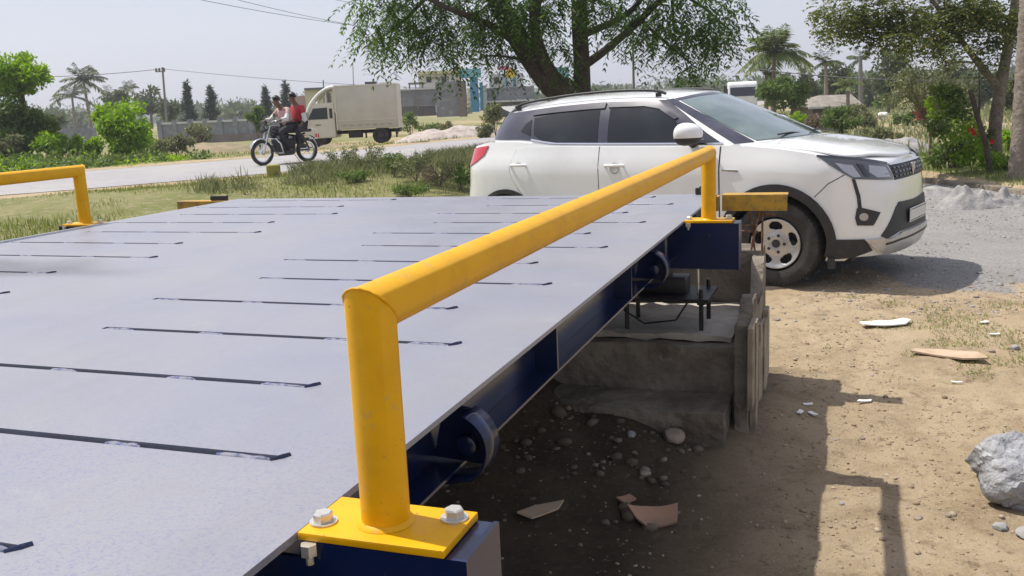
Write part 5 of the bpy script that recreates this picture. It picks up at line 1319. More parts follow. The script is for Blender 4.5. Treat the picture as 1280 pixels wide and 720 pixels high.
# individual weeds
def weed(x, y, h, w_, label, mt, seed, n=500, leaf=.045, Yd=None):
    t = empty('weed_plant', (x, y, hz(x, y)), 0, label, 'weed', 'weeds on the verge'); r = rng(seed); cl = []; L = []
    for k in range(9):
        a = r.rand()*6.28; d = w_*r.rand(); hh = h*r.uniform(.6, 1); L.append(([(0, 0, -.02), (cos(a)*d*.4, sin(a)*d*.4, hh*.5), (cos(a)*d, sin(a)*d, hh)], .006, .003))
        for u in (.5, .75, 1): cl.append(((cos(a)*d*u, sin(a)*d*u, hh*u), (w_*.25, w_*.25, h*.14), int(n/27)))
    limbs('stem', L, M['bark'], t); leaf_mesh('foliage', cl, leaf, leaf*.5, M[mt], t, seed, droop=.2)
spots = []
for i, (px, py, Y, h, w_, mt, lab) in enumerate([(428, 212, 19.5, .45, .35, 'leaf_grey', 'grey leafed weed at the left end of the weed strip'), (462, 214, 18.5, .5, .4, 'leaf_grey', 'tall pale weed second from the left on the weed strip'), (492, 216, 17.5, .42, .5, 'leaf_mid', 'spreading dark weed below the rear of the truck'), (520, 218, 17, .5, .45, 'leaf_grey', 'grey flowered weed midway along the weed strip'), (548, 218, 16.5, .42, .5, 'leaf_dry', 'dry brown weed left of the red tail light'), (575, 220, 16, .45, .4, 'leaf_mid', 'dark weed clump touching the rear bumper of the car'), (448, 226, 16.5, .22, .4, 'leaf_mid', 'low dark weed in front of the weed strip'), (510, 230, 15, .2, .5, 'leaf_mid', 'flat dark weed close behind the platform edge'), (45, 272, 9.2, .40, .13, 'leaf_grey', 'tall thin weed standing under the left yellow rail'), (50, 282, 8.9, .2, .28, 'leaf_mid', 'low green weed under the left yellow rail'), (70, 285, 8.9, .12, .28, 'leaf_dry', 'low dry weed beside the left rail post')]):
    q = at(px, py, Y); weed(q.x, Y, h, w_, lab, mt, 200+i, 900 if Y > 12 else 260, .05 if Y > 12 else .03)
for i, (px, py, Y, rx, ry, mt, lab) in enumerate([(535, 160, 52, 18, 12, 'leaf_mid', 'green bush right of the truck tail'), (558, 162, 40, 10, 8, 'leaf_grey', 'small grey bush growing on the gravel mound'), (618, 140, 38, 16, 14, 'leaf_grey', 'pale shrub left of the car roof spoiler'), (512, 152, 50, 16, 11, 'leaf_mid', 'bush tight behind the truck tail'), (606, 162, 36, 10, 9, 'leaf_grey', 'pale shrub beside the car rear window')]):
    bushy('bush', 'bush', px, py, rx, ry, Y, lab, mt, 230+i, .13, 1100, False)
# far verge grass strip beyond the road
n = 26000; X = r.uniform(-30, 9, n); Y = r.uniform(24, 52, n); keep = (~inside_poly(X, Y, RING)) & (seg_dist(X, Y, ROAD_FAR) > .6) & (seg_dist(X, Y, ROAD_NEAR) > 2) & (vnoise(X, Y, .3, 21) > -.05) & ~((X > -13) & (X < -2) & (Y < 37.5))
X, Y = X[keep], Y[keep]; tag(blades('far_verge_grass', X, Y, r.uniform(.04, .16, len(X)), r.uniform(.02, .04, len(X)), M['grass'], 103), 'uneven green grass beyond the road', 'grass', kind='stuff')
# low leafy undergrowth on the far side of the road, left
r = rng(120); cl = []; P = densify([(-33, 17.4), (-18, 20.9), (-12.3, 23.9), (-8.5, 27.6)], 2000)
for k in range(300):
    q = P[r.randint(0, 1999)]; d = 1.0+r.rand()**1.5*9; x = q[0]-d*.55+r.randn()*.4; y = q[1]+d*.8
    if not (-32 < x < -8.2) or y > 48 or (x > -11 and r.rand() < .6): continue
    s_ = r.uniform(.35, .8)*(1.1 if x < -12 else .6); cl.append(((x, y, hz(x, y)+s_*.25), (s_, s_, s_*.5), int(110*s_+30)))
tag(leaf_mesh('roadside_undergrowth', cl, .13, .07, M['leaf_mid'], None, 121, droop=0), 'tangled low green undergrowth lining the far side of the road', 'undergrowth', kind='stuff')
cl = [((c[0]+r.randn()*.5, c[1]-.3, c[2]-.05), (q[0]*.8, q[1]*.8, q[2]*.7), int(n_*.6)) for c, q, n_ in cl[::2]]
tag(leaf_mesh('roadside_weeds', cl, .12, .05, M['leaf_bright'], None, 122, droop=-.3), 'bright fresh weeds mixed into the roadside undergrowth', 'weeds', kind='stuff')
# right hand lawn and field
n = 34000; X = r.uniform(7.1, 15, n); Y = r.uniform(10, 30, n); dk = X-(7.3-(Y-13)*.1); keep = (dk > .06) & (vnoise(X, Y, .7, 22)+.35-.02*(Y-12) > 0) & (X/Y < .62); X, Y = X[keep], Y[keep]
tag(blades('lawn_grass', X, Y, r.uniform(.04, .11, len(X)), r.uniform(.008, .016, len(X)), M['grass_lush'], 104), 'bright green grass behind the kerb on the right', 'grass', kind='stuff')
# low scrub over the dry field
n = 26000; X = r.uniform(5, 40, n); Y = r.uniform(20, 70, n); keep = (~inside_poly(X, Y, RING)) & (X/Y > .27) & (X/Y < .62) & (vnoise(X, Y, .35, 23)+vnoise(X, Y, 1.3, 24)*.6 > .0); X, Y = X[keep], Y[keep]
tag(blades('field_scrub', X, Y, r.uniform(.08, .42, len(X)), r.uniform(.03, .07, len(X)), M['leaf_grey'], 108, 1.2), 'low olive scrub scattered over the dry field on the right', 'scrub', kind='stuff')
# sparse tufts on the sand
n = 60000; X = r.uniform(.7, 5.5, n); Y = r.uniform(3.0, 7.6, n); v = vnoise(X, Y, 1.1, 30); v2 = vnoise(X, Y, 5, 31); T_, L_ = tl(X, Y); c1 = np.exp(-(np.hypot(X-1.55, Y-5.9)/.35)**2)+np.exp(-(np.hypot(X-2.35, Y-4.7)/.35)**2)+np.exp(-(np.hypot(X-3.3, Y-5.2)/.4)**2)+np.exp(-(np.hypot(X-2.9, Y-4.1)/.35)**2)*.8+np.exp(-(np.hypot(X-1.75, Y-5.6)/.3)**2)+np.exp(-(np.hypot(X-2.6, Y-3.7)/.3)**2)*.8+np.exp(-(np.hypot(X-3.7, Y-6.3)/.4)**2)
keep = (v+v2*.7+c1*.45 > .34) & (T_ > -.25); X, Y = X[keep], Y[keep]
tag(blades('sparse_tufts', X, Y, r.uniform(.006, .022, len(X)), r.uniform(.003, .007, len(X)), M['grass'], 105, 2.0), 'sparse short grass tufts on the sandy ground', 'grass', kind='stuff')

# ------------------------------------------------------------------ pebbles, stones, scraps
def pebble_mesh(name, X, Y, S, mts, seed, sink=.3):
    r = rng(seed); bm = bmesh.new(); bmesh.ops.create_icosphere(bm, subdivisions=1, radius=1); V0 = np.array([v.co[:] for v in bm.verts]); F0 = np.array([[v.index for v in f.verts] for f in bm.faces]); bm.free()
    n = len(X); Z = height(X, Y); Vs = V0[None]*(1+r.uniform(-.25, .25, (n, len(V0), 1)))*np.stack([S*r.uniform(.7, 1.3, n), S*r.uniform(.7, 1.3, n), S*r.uniform(.4, .7, n)], -1)[:, None]
    a = r.rand(n)*6.28; c, s = np.cos(a)[:, None], np.sin(a)[:, None]; Vs = np.stack([Vs[..., 0]*c-Vs[..., 1]*s, Vs[..., 0]*s+Vs[..., 1]*c, Vs[..., 2]], -1)+np.stack([X, Y, Z+S*.15], -1)[:, None]
    Fs = (F0[None]+np.arange(n)[:, None, None]*len(V0)).reshape(-1, 3); return link(name, npmesh(name, Vs.reshape(-1, 3), Fs), mts, smooth=180)
def pebmat(name, c1, c2, c3):
    m = bpy.data.materials.new(name); m.use_nodes = True; n = m.node_tree.nodes; l = m.node_tree.links; g = n.new('ShaderNodeNewGeometry'); cr = n.new('ShaderNodeValToRGB')
    cr.color_ramp.elements[0].color = (*c1, 1); cr.color_ramp.elements[1].color = (*c3, 1); e = cr.color_ramp.elements.new(.6); e.color = (*c2, 1)
    l.new(g.outputs['Random Per Island'], cr.inputs[0]); l.new(cr.outputs[0], n['Principled BSDF'].inputs[0]); n['Principled BSDF'].inputs['Roughness'].default_value = .9; return m
M['peb'] = pebmat('mixed_pebbles', (.18, .13, .08), (.30, .225, .145), (.40, .33, .24)); M['pebg'] = pebmat('grey_gravel', (.19, .175, .16), (.29, .27, .25), (.40, .38, .35))
n = 22000; X = r.uniform(-1.6, 4.6, n); Y = r.uniform(2.2, 7.2, n); T_, L_ = tl(X, Y); keep = (vnoise(X, Y, 1.6, 40)+vnoise(X, Y, .6, 41) > -.25) & ~((T_ < -.33) & (L_ > 3.8)) & ((T_ > -.3) | (r.rand(n) < .25)); X, Y = X[keep], Y[keep]
tag(pebble_mesh('loose_pebbles', X, Y, rng(5).gamma(1.5, .0019, len(X))+.0012, M['peb'], 110), 'small brown pebbles and grit scattered over the sandy ground', 'pebbles', kind='stuff')
n = 14000; X = r.uniform(1.0, 7.4, n); Y = r.uniform(6.0, 15, n); keep = (vnoise(X, Y, 1.2, 42)+.15+(Y-7)*.05 > 0) & (X < 7.2); X, Y = X[keep], Y[keep]
tag(pebble_mesh('road_gravel', X, Y, rng(6).gamma(2.0, .0024, len(X))+.002, M['pebg'], 111), 'loose grey gravel on the ground around the car', 'gravel', kind='stuff')
n = 420; L_ = r.uniform(3.1, 4.1, n); T_ = -.5-1.4*r.rand(n)**.8; X, Y = W(T_, L_); keep = (L_ < 3.84); X, Y = X[keep], Y[keep]
M['peb_soil'] = pebmat('soil_clods', (.07, .052, .034), (.12, .092, .064), (.20, .16, .12))
tag(pebble_mesh('soil_clods', X, Y, rng(8).gamma(1.6, .0055, len(X))+.003, M['peb_soil'], 112, 2), 'dark earth clods and rubble spilled at the foot of the footing', 'rubble', kind='stuff')
def stone(x, y, s, label, mt='stone_brown', seed=0, flat=.6, cat='stone', group='loose stones on the sandy ground', sub=3, sx=1.0, rz=0, sink=.35, rough=.30):
    bm = bmesh.new(); bmesh.ops.create_icosphere(bm, subdivisions=sub, radius=1); r = rng(seed+500)
    pl = unit(r.randn(9, 3)); dd = r.uniform(.62, .9, 9)
    for v in bm.verts:
        p = np.array(v.co[:]); 
        for q, d in zip(pl, dd):
            k = p@q
            if k > d: p = p-q*(k-d)*.92
        p = p*(1+rough*.25*float(vnoise(p[0]*2+seed, p[1]*2+p[2]*1.7, 2, seed))+rough*.12*float(vnoise(p[0]*6+seed, p[2]*6+p[1]*3, 2, seed+2))); v.co = Vector((p[0]*s*sx, p[1]*s, p[2]*s*flat))
    m_ = MB(); m_.bm(bm); o = m_.build('stone', M[mt], smooth=28); o.location = (x, y, hz(x, y)+s*flat*(1-sink)*.75); o.rotation_euler = (0, 0, rz); tag(o, label, cat, group); return o
def gp_(px, py, z=.02):
    d = rt*((px-640)/F)-upv*((py-360)/F)+fw; t = (z-CZ)/d.z; return d.x*t, d.y*t
def gpt(px, py):
    z = 0
    for _ in range(6): x, y = gp_(px, py, z); z = hz(x, y)
    return x, y
x, y = gpt(1268, 622); stone(x, y, .165, 'large rough grey rock at the right edge of the sandy ground', 'rock', 9, .95, 'rock', None, 5, 1.0, .4, .15, .8)
for i, (px, py, s, mt, fl, lab) in enumerate([(842, 552, .052, 'stone_brown', .8, 'rounded brown stone in the shade below the footing'), (789, 545, .022, 'stone', .7, 'small grey stone left of the rounded brown one in the shade'), (806, 590, .026, 'stone_brown', .6, 'small dark clod in the shade above the broken clay piece'), (1077, 549, .014, 'stone_brown', .7, 'small dark stone in the sun right of the post shadow'), (1044, 550, .008, 'stone', .6, 'tiny pale stone in the sun above the post shadow'), (1052, 630, .012, 'stone', .6, 'small round stone between the two long shadows'), (1038, 659, .009, 'stone_brown', .6, 'tiny brown stone low between the two long shadows'), (1268, 437, .03, 'stone', .7, 'grey stone at the right edge beyond the cardboard piece'), (1240, 440, .018, 'stone_brown', .7, 'small brown stone right of the cardboard piece'), (1147, 648, .02, 'stone_brown', .35, 'flat brown stone left of the big rock'), (1185, 645, .012, 'stone_brown', .6, 'small clod nearest the left foot of the big rock'), (1250, 660, .03, 'stone', .5, 'pale stone lying below the big rock'), (1285, 670, .04, 'stone', .5, 'grey stone cut by the right picture edge below the rock'), (1090, 470, .010, 'stone', .6, 'tiny stone above the dark strip of bracket shadow'), (1215, 384, .018, 'stone', .6, 'small grey stone on the edge of the gravel')]):
    x, y = gpt(px, py); stone(x, y, s, lab, mt, 20+i, fl)
def scrap(px, py, poly, th, mt, label, cat, name, rz=0, curl=0, tilt=(0, 0), sc=1.0, lift=.003, up=0):
    x, y = gpt(px, py); bm = bmesh.new(); vs = [bm.verts.new((a*sc, b*sc, 0)) for a, b in poly]; bm.faces.new(vs)
    A = [a*sc for a, b in poly]; q = min(A)+.02
    while q < max(A)-.005: bmesh.ops.bisect_plane(bm, geom=bm.verts[:]+bm.edges[:]+bm.faces[:], plane_co=(q, 0, 0), plane_no=(1, 0, 0)); q += .02
    w_ = (max(A)-min(A))/2; cx = (max(A)+min(A))/2
    for v in bm.verts: u = (v.co.x-cx)/w_; v.co.z = curl*u*u+up*max(0, u)
    r_ = bmesh.ops.extrude_face_region(bm, geom=bm.faces[:])
    for g_ in r_['geom']:
        if isinstance(g_, bmesh.types.BMVert): g_.co.z += th
    m_ = MB(); m_.bm(bm); o = m_.build(name, M[mt], smooth=30); o.location = (x, y, hz(x, y)+lift+.006); o.rotation_euler = (tilt[0], tilt[1], rz); tag(o, label, cat); return o
scrap(1108, 406, [(-.17, -.04), (-.05, -.07), (.10, -.065), (.17, .01), (.15, .07), (.05, .05), (-.02, .07), (-.12, .045), (-.17, .03)], .008, 'paper', 'torn white board piece lying on the gravel edge beyond the shadow', 'board scrap', 'board_scrap', .05, .008)
scrap(1188, 447, [(-.21, .05), (-.17, .11), (-.02, .12), (.16, .04), (.18, -.09), (.05, -.08), (-.09, -.01)], .010, 'cardboard', 'long torn brown cardboard piece on the sunny sand', 'cardboard scrap', 'cardboard_scrap', -.22, .01)
scrap(815, 650, [(-.09, .04), (-.02, .055), (.10, .05), (.09, -.05), (-.02, -.06), (-.06, -.02)], .010, 'tile', 'curved broken clay piece in the shade beside the front platform bracket', 'clay shard', 'clay_shard', -.1, .022, (.25, 0))
scrap(782, 624, [(-.03, .02), (.03, .03), (.035, -.02), (-.02, -.03)], .008, 'tile', 'small clay chip touching the upper left of the curved clay piece', 'clay shard', 'clay_shard', .3, .004)
scrap(678, 620, [(-.10, -.01), (-.02, .05), (.09, .06), (.06, 0), (-.05, -.06)], .008, 'cardboard', 'dusty flat board piece in deep shade left of the clay pieces', 'board scrap', 'board_scrap', .1, .006)
scrap(1080, 504, [(-.04, -.008), (.03, -.012), (.045, .008), (-.02, .018)], .006, 'paper', 'small white scrap in the strip of bracket shadow', 'paper scrap', 'paper_scrap', 0, .004)
scrap(1195, 480, [(-.03, -.006), (.03, -.01), (.03, .006), (-.02, .012)], .004, 'paper', 'tiny pale scrap between the cardboard and the big rock', 'paper scrap', 'paper_scrap', -.3, .003)
scrap(1230, 405, [(-.03, -.015), (.03, -.012), (.025, .02), (-.02, .015)], .006, 'paper', 'small white scrap near the right edge level with the white board', 'paper scrap', 'paper_scrap', .2, .004)
scrap(1243, 420, [(-.035, -.012), (.03, -.01), (.03, .012), (-.02, .014)], .006, 'paper', 'small white scrap just below the other at the right edge', 'paper scrap', 'paper_scrap', -.2, .004)
for i, (px, py) in enumerate(((1010, 508), (1000, 518), (1016, 520))):
    scrap(px, py, [(-.025, -.01), (.02, -.012), (.025, .01), (-.02, .012)], .006, 'paper', ['pale chip at the tip of the deck shadow edge', 'pale chip lower left of three in the deck shadow', 'pale chip lower right of three in the deck shadow'][i], 'chip', 'cement_chip', i, .003)
# mounds
def mound(x, y, rx, ry, h, mt, label, name, cat, seed, rz=0, rugged=.2, n=46):
    r = rng(seed); V = []; Fq_ = []
    for i in range(n+1):
        for j in range(n+1):
            u, v = -1+2*i/n, -1+2*j/n; a, b = u*rx*1.0, v*ry; c, s = cos(rz), sin(rz); X_, Y_ = x+a*c-b*s, y+a*s+b*c; d = u*u+v*v
            V.append((X_, Y_, d))
    V = np.array(V); g = height(V[:, 0], V[:, 1]); d = V[:, 2]; prof = np.clip(1-d, 0, 1)**.9
    z = g+prof*h*(1+rugged*2*vnoise(V[:, 0], V[:, 1], 3.2/max(.4, rx), seed)+rugged*1.2*vnoise(V[:, 0], V[:, 1], 9/max(.4, rx), seed+1))-np.clip(d-.98, 0, 1)*.4-.02
    V[:, 2] = z; k = np.arange((n+1)**2).reshape(n+1, n+1); Fq_ = np.stack([k[:-1, :-1], k[1:, :-1], k[1:, 1:], k[:-1, 1:]], -1).reshape(-1, 4)
    o = link(name, npmesh(name, V, Fq_), mt, smooth=180); tag(o, label, cat); return o
M['mound'] = mat('grey_spoil', (.31, .295, .28), .95, noise=[(6, (.21, .20, .19), .45, .65), (30, (.4, .38, .36), .55, .7)], bump=(25, .6, .02))
M['mound_pink'] = mat('pinkish_gravel', (.44, .38, .34), .95, noise=[(3, (.28, .24, .225), .45, .65)], bump=(10, .6, .03))
x, y = gpt(1226, 258); mound(x, y, .62, .30, .20, M['mound'], 'lumpy heap of grey cement rubble near the kerb on the right', 'rubble_heap', 'rubble heap', 3, 0, .75)
x, y = gpt(1180, 240); mound(x-.3, y, .7, .32, .09, M['mound'], 'low grey ridge of rubble left of the lumpy heap', 'rubble_heap', 'rubble heap', 4, 0, .4)
mound(at(560, 165, 40).x, 40, 2.5, 1.5, .50, M['mound_pink'], 'low pinkish gravel mound beyond the road right of the truck', 'gravel_mound', 'gravel mound', 5, 0, .15)
mound(at(1098, 175, 24).x, 23, 1.1, .8, .40, M['mound'], 'small bare earth mound in the field behind the bonnet', 'earth_mound', 'earth mound', 6, 0, .15)
mound(at(280, 183, 45).x, 45, 6.5, 2.0, .40, mat('brown_bank', (.30, .225, .145), .95, noise=[(1.2, (.17, .15, .07), .40, .62)], bump=(5, .6, .04)), 'low brown earth bank below the long boundary wall', 'earth_bank', 'earth bank', 7, 0, .35)
# kerb marker by the roadside
x, y = -4.5, 17.9
m_ = MB(); m_.box(-.13, .13, -.10, .10, -.05, .24, bev=.03); o = m_.build('road_marker', M['marker'], smooth=50); o.location = (x, y, hz(x, y)); o.rotation_euler = (0, 0, .3); tag(o, 'small mossy yellow stone marker at the road edge below the motorcycle', 'road marker')
x, y = at(445, 165, 20).x, 0

# ------------------------------------------------------------------ pickup truck with box body
tx = at(499, 150, 35.2).x
tk = empty('delivery_truck', (tx, 35.6, .412), pi+.03, 'small cream delivery truck with tall box body parked beyond the road', 'truck')
# local: x forward, rear at 0, near side is +y after the turn
LT = 3.55
m_ = MB(); m_.box(0, 2.30, -.78, .78, .56, 2.16, bev=.02); bx = m_.build('box_body', M['cream'], tk, smooth=30)
m_ = MB(); m_.box(-.012, 2.312, -.795, .795, .88, .905); m_.box(-.012, 2.312, -.795, .795, 2.13, 2.175); 
for k in range(9): m_.box(.25*k+.1, .25*k+.125, .781, .792, .57, .88) if False else None
for x in (0, 2.28): m_.box(x-.01, x+.03, -.80, .80, .55, 2.17)
m_.build('box_frame', M['cream_cab'], tk)
m_ = MB()
for k in range(7): m_.box(.25+.28*k, .40+.28*k, .781, .789, .70, .712)
m_.build('hinge_row', M['truck_dark'], tk)
prof = [(2.36, .28), (3.35, .28), (3.53, .40), (3.56, .62), (3.50, .92), (3.18, 1.48), (3.05, 1.56), (2.36, 1.58)]
m_ = MB(); m_.prism([(x, z) for x, z in prof], -.72, .72, RX(pi/2)); cb = m_.build('cab', M['cream_cab'], tk, smooth=30)
bvm = cb.modifiers.new('b', 'BEVEL'); bvm.width = .04; bvm.segments = 3; bvm.limit_method = 'ANGLE'; bvm.angle_limit = radians(30)
for s_ in (1, -1):
    y0, y1 = (s_*.722, s_*.734); y0, y1 = min(y0, y1), max(y0, y1)
    m_ = MB(); m_.prism([(2.62, .98), (3.36, .98), (3.14, 1.38), (2.62, 1.40)], -y1, -y0, RX(pi/2)); m_.build('side_window', M['window'], tk)
    m_ = MB(); m_.prism([(2.44, 1.0), (2.55, 1.0), (2.55, 1.36), (2.44, 1.36)], -y1, -y0, RX(pi/2)); m_.build('quarter_window', M['window'], tk)
    m_ = MB(); m_.box(2.9, 3.1, y0, y1+.01*0, .76, .79); m_.build('door_handle', M['truck_dark'], tk)
    m_ = MB(); m_.box(3.36, 3.40, s_*.80-.06, s_*.80+.06, 1.0, 1.25, bev=.01); m_.build('mirror', M['truck_dark'], tk)
m_ = MB(); m_.add([(3.515, -.62, .95), (3.515, .62, .95), (3.215, .62, 1.45), (3.215, -.62, 1.45)], [(0, 1, 2, 3)]); o = m_.build('windscreen', M['window'], tk); sd = o.modifiers.new('t', 'SOLIDIFY'); sd.thickness = .015; sd.offset = 1
# curved wind deflector from cab roof to box top
m_ = MB()
for s_ in (1, -1): m_.tube(crom([(3.42, s_*.70, 1.12), (3.25, s_*.70, 1.50), (2.95, s_*.70, 1.85), (2.60, s_*.70, 2.08), (2.32, s_*.70, 2.14)], 5), .055, 8)
sh = crom([(3.40, 0, 1.30), (3.22, 0, 1.58), (2.95, 0, 1.87), (2.60, 0, 2.09), (2.33, 0, 2.14)], 5); vs = []; fs = []
for q in sh: vs += [(q[0], -.70, q[2]), (q[0], .70, q[2])]
for i in range(len(sh)-1): fs.append((2*i, 2*i+1, 2*i+3, 2*i+2))
m_.add(vs[12:], [tuple(v for v in f) for f in fs[:-6]]); m_.build('wind_deflector', M['white'], tk, smooth=60)
m_ = MB(); m_.box(2.30, 2.38, -.70, .70, 1.2, 2.1); m_.box(2.62, 2.66, -.66, .66, 1.57, 1.95); m_.build('deflector_frame', M['cream_cab'], tk)
m_ = MB()
for y in (-.36, .30): m_.box(.05, 3.3, y, y+.06, .40, .52)
m_.box(.0, .05, -.6, .6, .40, .54); m_.box(1.4, 1.9, .35, .70, .25, .50, bev=.02); m_.build('chassis', M['truck_dark'], tk)
m_ = MB(); m_.box(.10, .14, .42, .74, .20, .52); m_.box(1.25, 1.28, .42, .74, .22, .52); m_.build('mudguard', M['truck_dark'], tk)
def simple_wheel(parent, x, y, r_, w_, name='wheel', rim_m='silver', n=28):
    m_ = MB(); m_.lathe([(r_*.55, -w_/2), (r_*.9, -w_/2), (r_, -w_*.35), (r_, w_*.35), (r_*.9, w_/2), (r_*.55, w_/2)], n, RX(pi/2), closed=True); o = m_.build(name, M['tyre'], parent, smooth=40); o.location = (x, y, r_)
    m_ = MB(); m_.lathe([(0, -w_*.28), (r_*.28, -w_*.34), (r_*.5, -w_*.2), (r_*.56, -w_*.45), (r_*.56, w_*.45), (r_*.5, w_*.2), (r_*.28, w_*.34), (0, w_*.28)], n, RX(pi/2)); m_.build('rim', M[rim_m], o, smooth=40); return o
for x in (.72, 3.02):
    for y in (-.60, .60): simple_wheel(tk, x, y, .30, .17, rim_m='brake')
m_ = MB(); m_.lathe([(0, -.05), (.05, -.06), (.06, .06), (0, .05)], 12, TR(.12, .45, .36)); m_.build('spare_hook', M['engine'], tk)
for s_ in (1, -1): m_ = MB(); m_.box(3.54, 3.575, s_*.52-.10, s_*.52+.10, .62, .78, bev=.01); m_.build('headlight', M['lamp_bright'], tk)

# far white truck cab right of the car roof
vx = at(925, 125, 72).x
vn = empty('white_truck', (vx+.1, 72, .412), radians(-100), 'distant white truck cab with dark windscreen above the car bonnet', 'truck')
prof = [(0, .35), (1.3, .35), (1.36, .9), (1.20, 1.75), (1.0, 1.92), (0, 1.92)]
m_ = MB(); m_.prism(prof, -.92, .92, RX(pi/2)); o = m_.build('cab', M['white'], vn, smooth=30); bvm = o.modifiers.new('b', 'BEVEL'); bvm.width = .08; bvm.segments = 3; bvm.limit_method = 'ANGLE'
m_ = MB(); m_.add([(1.372, -.80, .98), (1.372, .80, .98), (1.25, .80, 1.55), (1.25, -.80, 1.55)], [(0, 1, 2, 3)]); o = m_.build('windscreen', M['window'], vn); sd = o.modifiers.new('t', 'SOLIDIFY'); sd.thickness = .02; sd.offset = 0
for y0_ in (-.935, .922): MB().box(.3, .95, y0_, y0_+.013, 1.0, 1.5).build('side_window', M['window'], vn)
m_ = MB(); m_.box(-2.6, -.08, -.95, .95, .7, 1.15, bev=.02); m_.build('load_bed', M['wall_dark'], vn); [MB().box(1.0, 1.06, a_, a_+.2, 1.0, 1.7).build('mirror', M['truck_dark'], vn) for a_ in (1.0, -1.2)]
for x in (.8, -1.9):
    for y in (-.75, .75): simple_wheel(vn, x, y, .36, .2)
vn.scale = (1.15, 1.15, 1.15)

# ------------------------------------------------------------------ motorcycle with two riders
mf = Vector((-5.78, 22.15)); mr_ = Vector((-4.92, 23.05)); mh = (mf-mr_).normalized(); ang = atan2(mh.y, mh.x)
mc = empty('motorcycle', (mr_.x, mr_.y, .425), ang, 'black motorcycle with chrome front mudguard carrying two people along the road', 'motorcycle')
WB = 1.26
def spoked(x, r_, w_):
    m_ = MB(); pr = [(r_-.045+.045*cos(a), .050*sin(a)*w_) for a in np.linspace(0, 2*pi, 11)[:-1]]; m_.lathe(pr, 40, RX(pi/2), closed=True); o = m_.build('wheel', M['tyre'], mc, smooth=60); o.location = (x, 0, r_)
    m_ = MB(); m_.lathe([(r_-.105, -.022), (r_-.08, -.03), (r_-.08, .03), (r_-.105, .022)], 40, RX(pi/2), closed=True); m_.lathe([(0, -.05), (.055, -.05), (.065, 0), (.055, .05), (0, .05)], 16, RX(pi/2)); m_.build('rim', M['chrome'], o, smooth=60)
    m_ = MB()
    for k in range(18): a = 2*pi*k/18; m_.tube([(.05*cos(a), .03*(-1)**k, .05*sin(a)), ((r_-.06)*cos(a+.15), 0, (r_-.06)*sin(a+.15))], .0035, 4)
    m_.build('spoke', M['chrome'], o)
spoked(WB, .305, 1.0); spoked(0, .300, 1.15)
m_ = MB()
for s_ in (1, -1): m_.tube([(WB, s_*.07, .30), (WB-.20, s_*.075, .84), (WB-.235, s_*.075, .93)], .022, 8)
m_.build('fork', M['chrome'], mc, smooth=60)
m_ = MB(); vs = []; fs = []; A = np.linspace(radians(20), radians(150), 12)
for a in A:
    for y in (-.06, 0, .06): vs.append((WB+.335*cos(a), y, .305+(.34-.012*abs(y)/.06)*sin(a)))
for i in range(11):
    for j in range(2): fs.append((3*i+j, 3*i+j+1, 3*i+j+4, 3*i+j+3))
m_.add(vs, fs); o = m_.build('mudguard', M['chrome'], mc, smooth=60); sd = o.modifiers.new('t', 'SOLIDIFY'); sd.thickness = .006
m_ = MB(); vs = []; fs = []; A = np.linspace(radians(40), radians(175), 12)
for a in A:
    for y in (-.075, 0, .075): vs.append((.345*cos(a), y, .31+.35*sin(a)))
for i in range(11):
    for j in range(2): fs.append((3*i+j, 3*i+j+1, 3*i+j+4, 3*i+j+3))
m_.add(vs, fs); o = m_.build('mudguard', M['moto_paint'], mc, smooth=60); sd = o.modifiers.new('t', 'SOLIDIFY'); sd.thickness = .008
m_ = MB(); m_.tube([(WB-.24, 0, .88), (WB-.40, 0, .80), (.72, 0, .72), (.30, 0, .66), (.02, 0, .70)], .025, 8); m_.tube([(WB-.28, 0, .78), (.95, 0, .45), (.80, 0, .22), (.42, 0, .22), (.34, 0, .62)], .024, 8)
for s_ in (1, -1): m_.tube([(.45, s_*.09, .32), (0, s_*.10, .30)], .022, 8); m_.tube([(.02, s_*.12, .34), (.16, s_*.12, .66)], .024, 8)
m_.build('frame', M['moto_paint'], mc, smooth=60)
bm = bmesh.new(); bmesh.ops.create_uvsphere(bm, u_segments=20, v_segments=12, radius=1)
for v in bm.verts: v.co = Vector((v.co.x*.27+.80, v.co.y*(.13+.03*v.co.x), v.co.z*.125+.80+.05*v.co.x))
m_ = MB(); m_.bm(bm); m_.build('fuel_tank', M['moto_paint'], mc, smooth=80)
m_ = MB(); m_.box(-.12, .60, -.12, .12, .735, .81, bev=.03); m_.build('seat', M['carplastic'], mc, smooth=50)
m_ = MB(); m_.box(.52, .86, -.12, .12, .24, .46, bev=.04); m_.box(.64, .80, -.09, .09, .46, .64, bev=.015); m_.lathe([(0, -.15), (.09, -.15), (.10, 0), (.09, .15), (0, .15)], 20, TR(.52, 0, .33) @ RX(pi/2)); m_.build('engine', M['engine'], mc, smooth=40)
m_ = MB(); m_.tube([(.92, -.30, .50), (.98, -.20, .62), (.98, .20, .62), (.92, .30, .50), (.84, .26, .28), (.84, -.26, .28), (.92, -.30, .50)], .016, 8); m_.build('leg_guard', M['chrome'], mc, smooth=60)
m_ = MB(); m_.box(.40, .92, -.16, .16, .30, .60, bev=.05); m_.build('engine_cover', M['carplastic'], mc, smooth=40)
m_ = MB(); m_.tube([(.78, -.10, .50), (.90, -.12, .36), (.75, -.14, .24), (.30, -.16, .26), (-.28, -.17, .34)], [.02, .02, .022, .032, .036], 10); m_.build('exhaust', M['chrome'], mc, smooth=60)
m_ = MB(); m_.box(.16, .42, -.14, .14, .46, .68, bev=.03); m_.build('side_cover', M['moto_paint'], mc, smooth=50)
m_ = MB(); m_.tube([(WB-.34, -.34, 1.02), (WB-.25, -.22, 1.04), (WB-.22, 0, .96), (WB-.25, .22, 1.04), (WB-.34, .34, 1.02)], .014, 8); m_.build('handlebar', M['chrome'], mc, smooth=60)
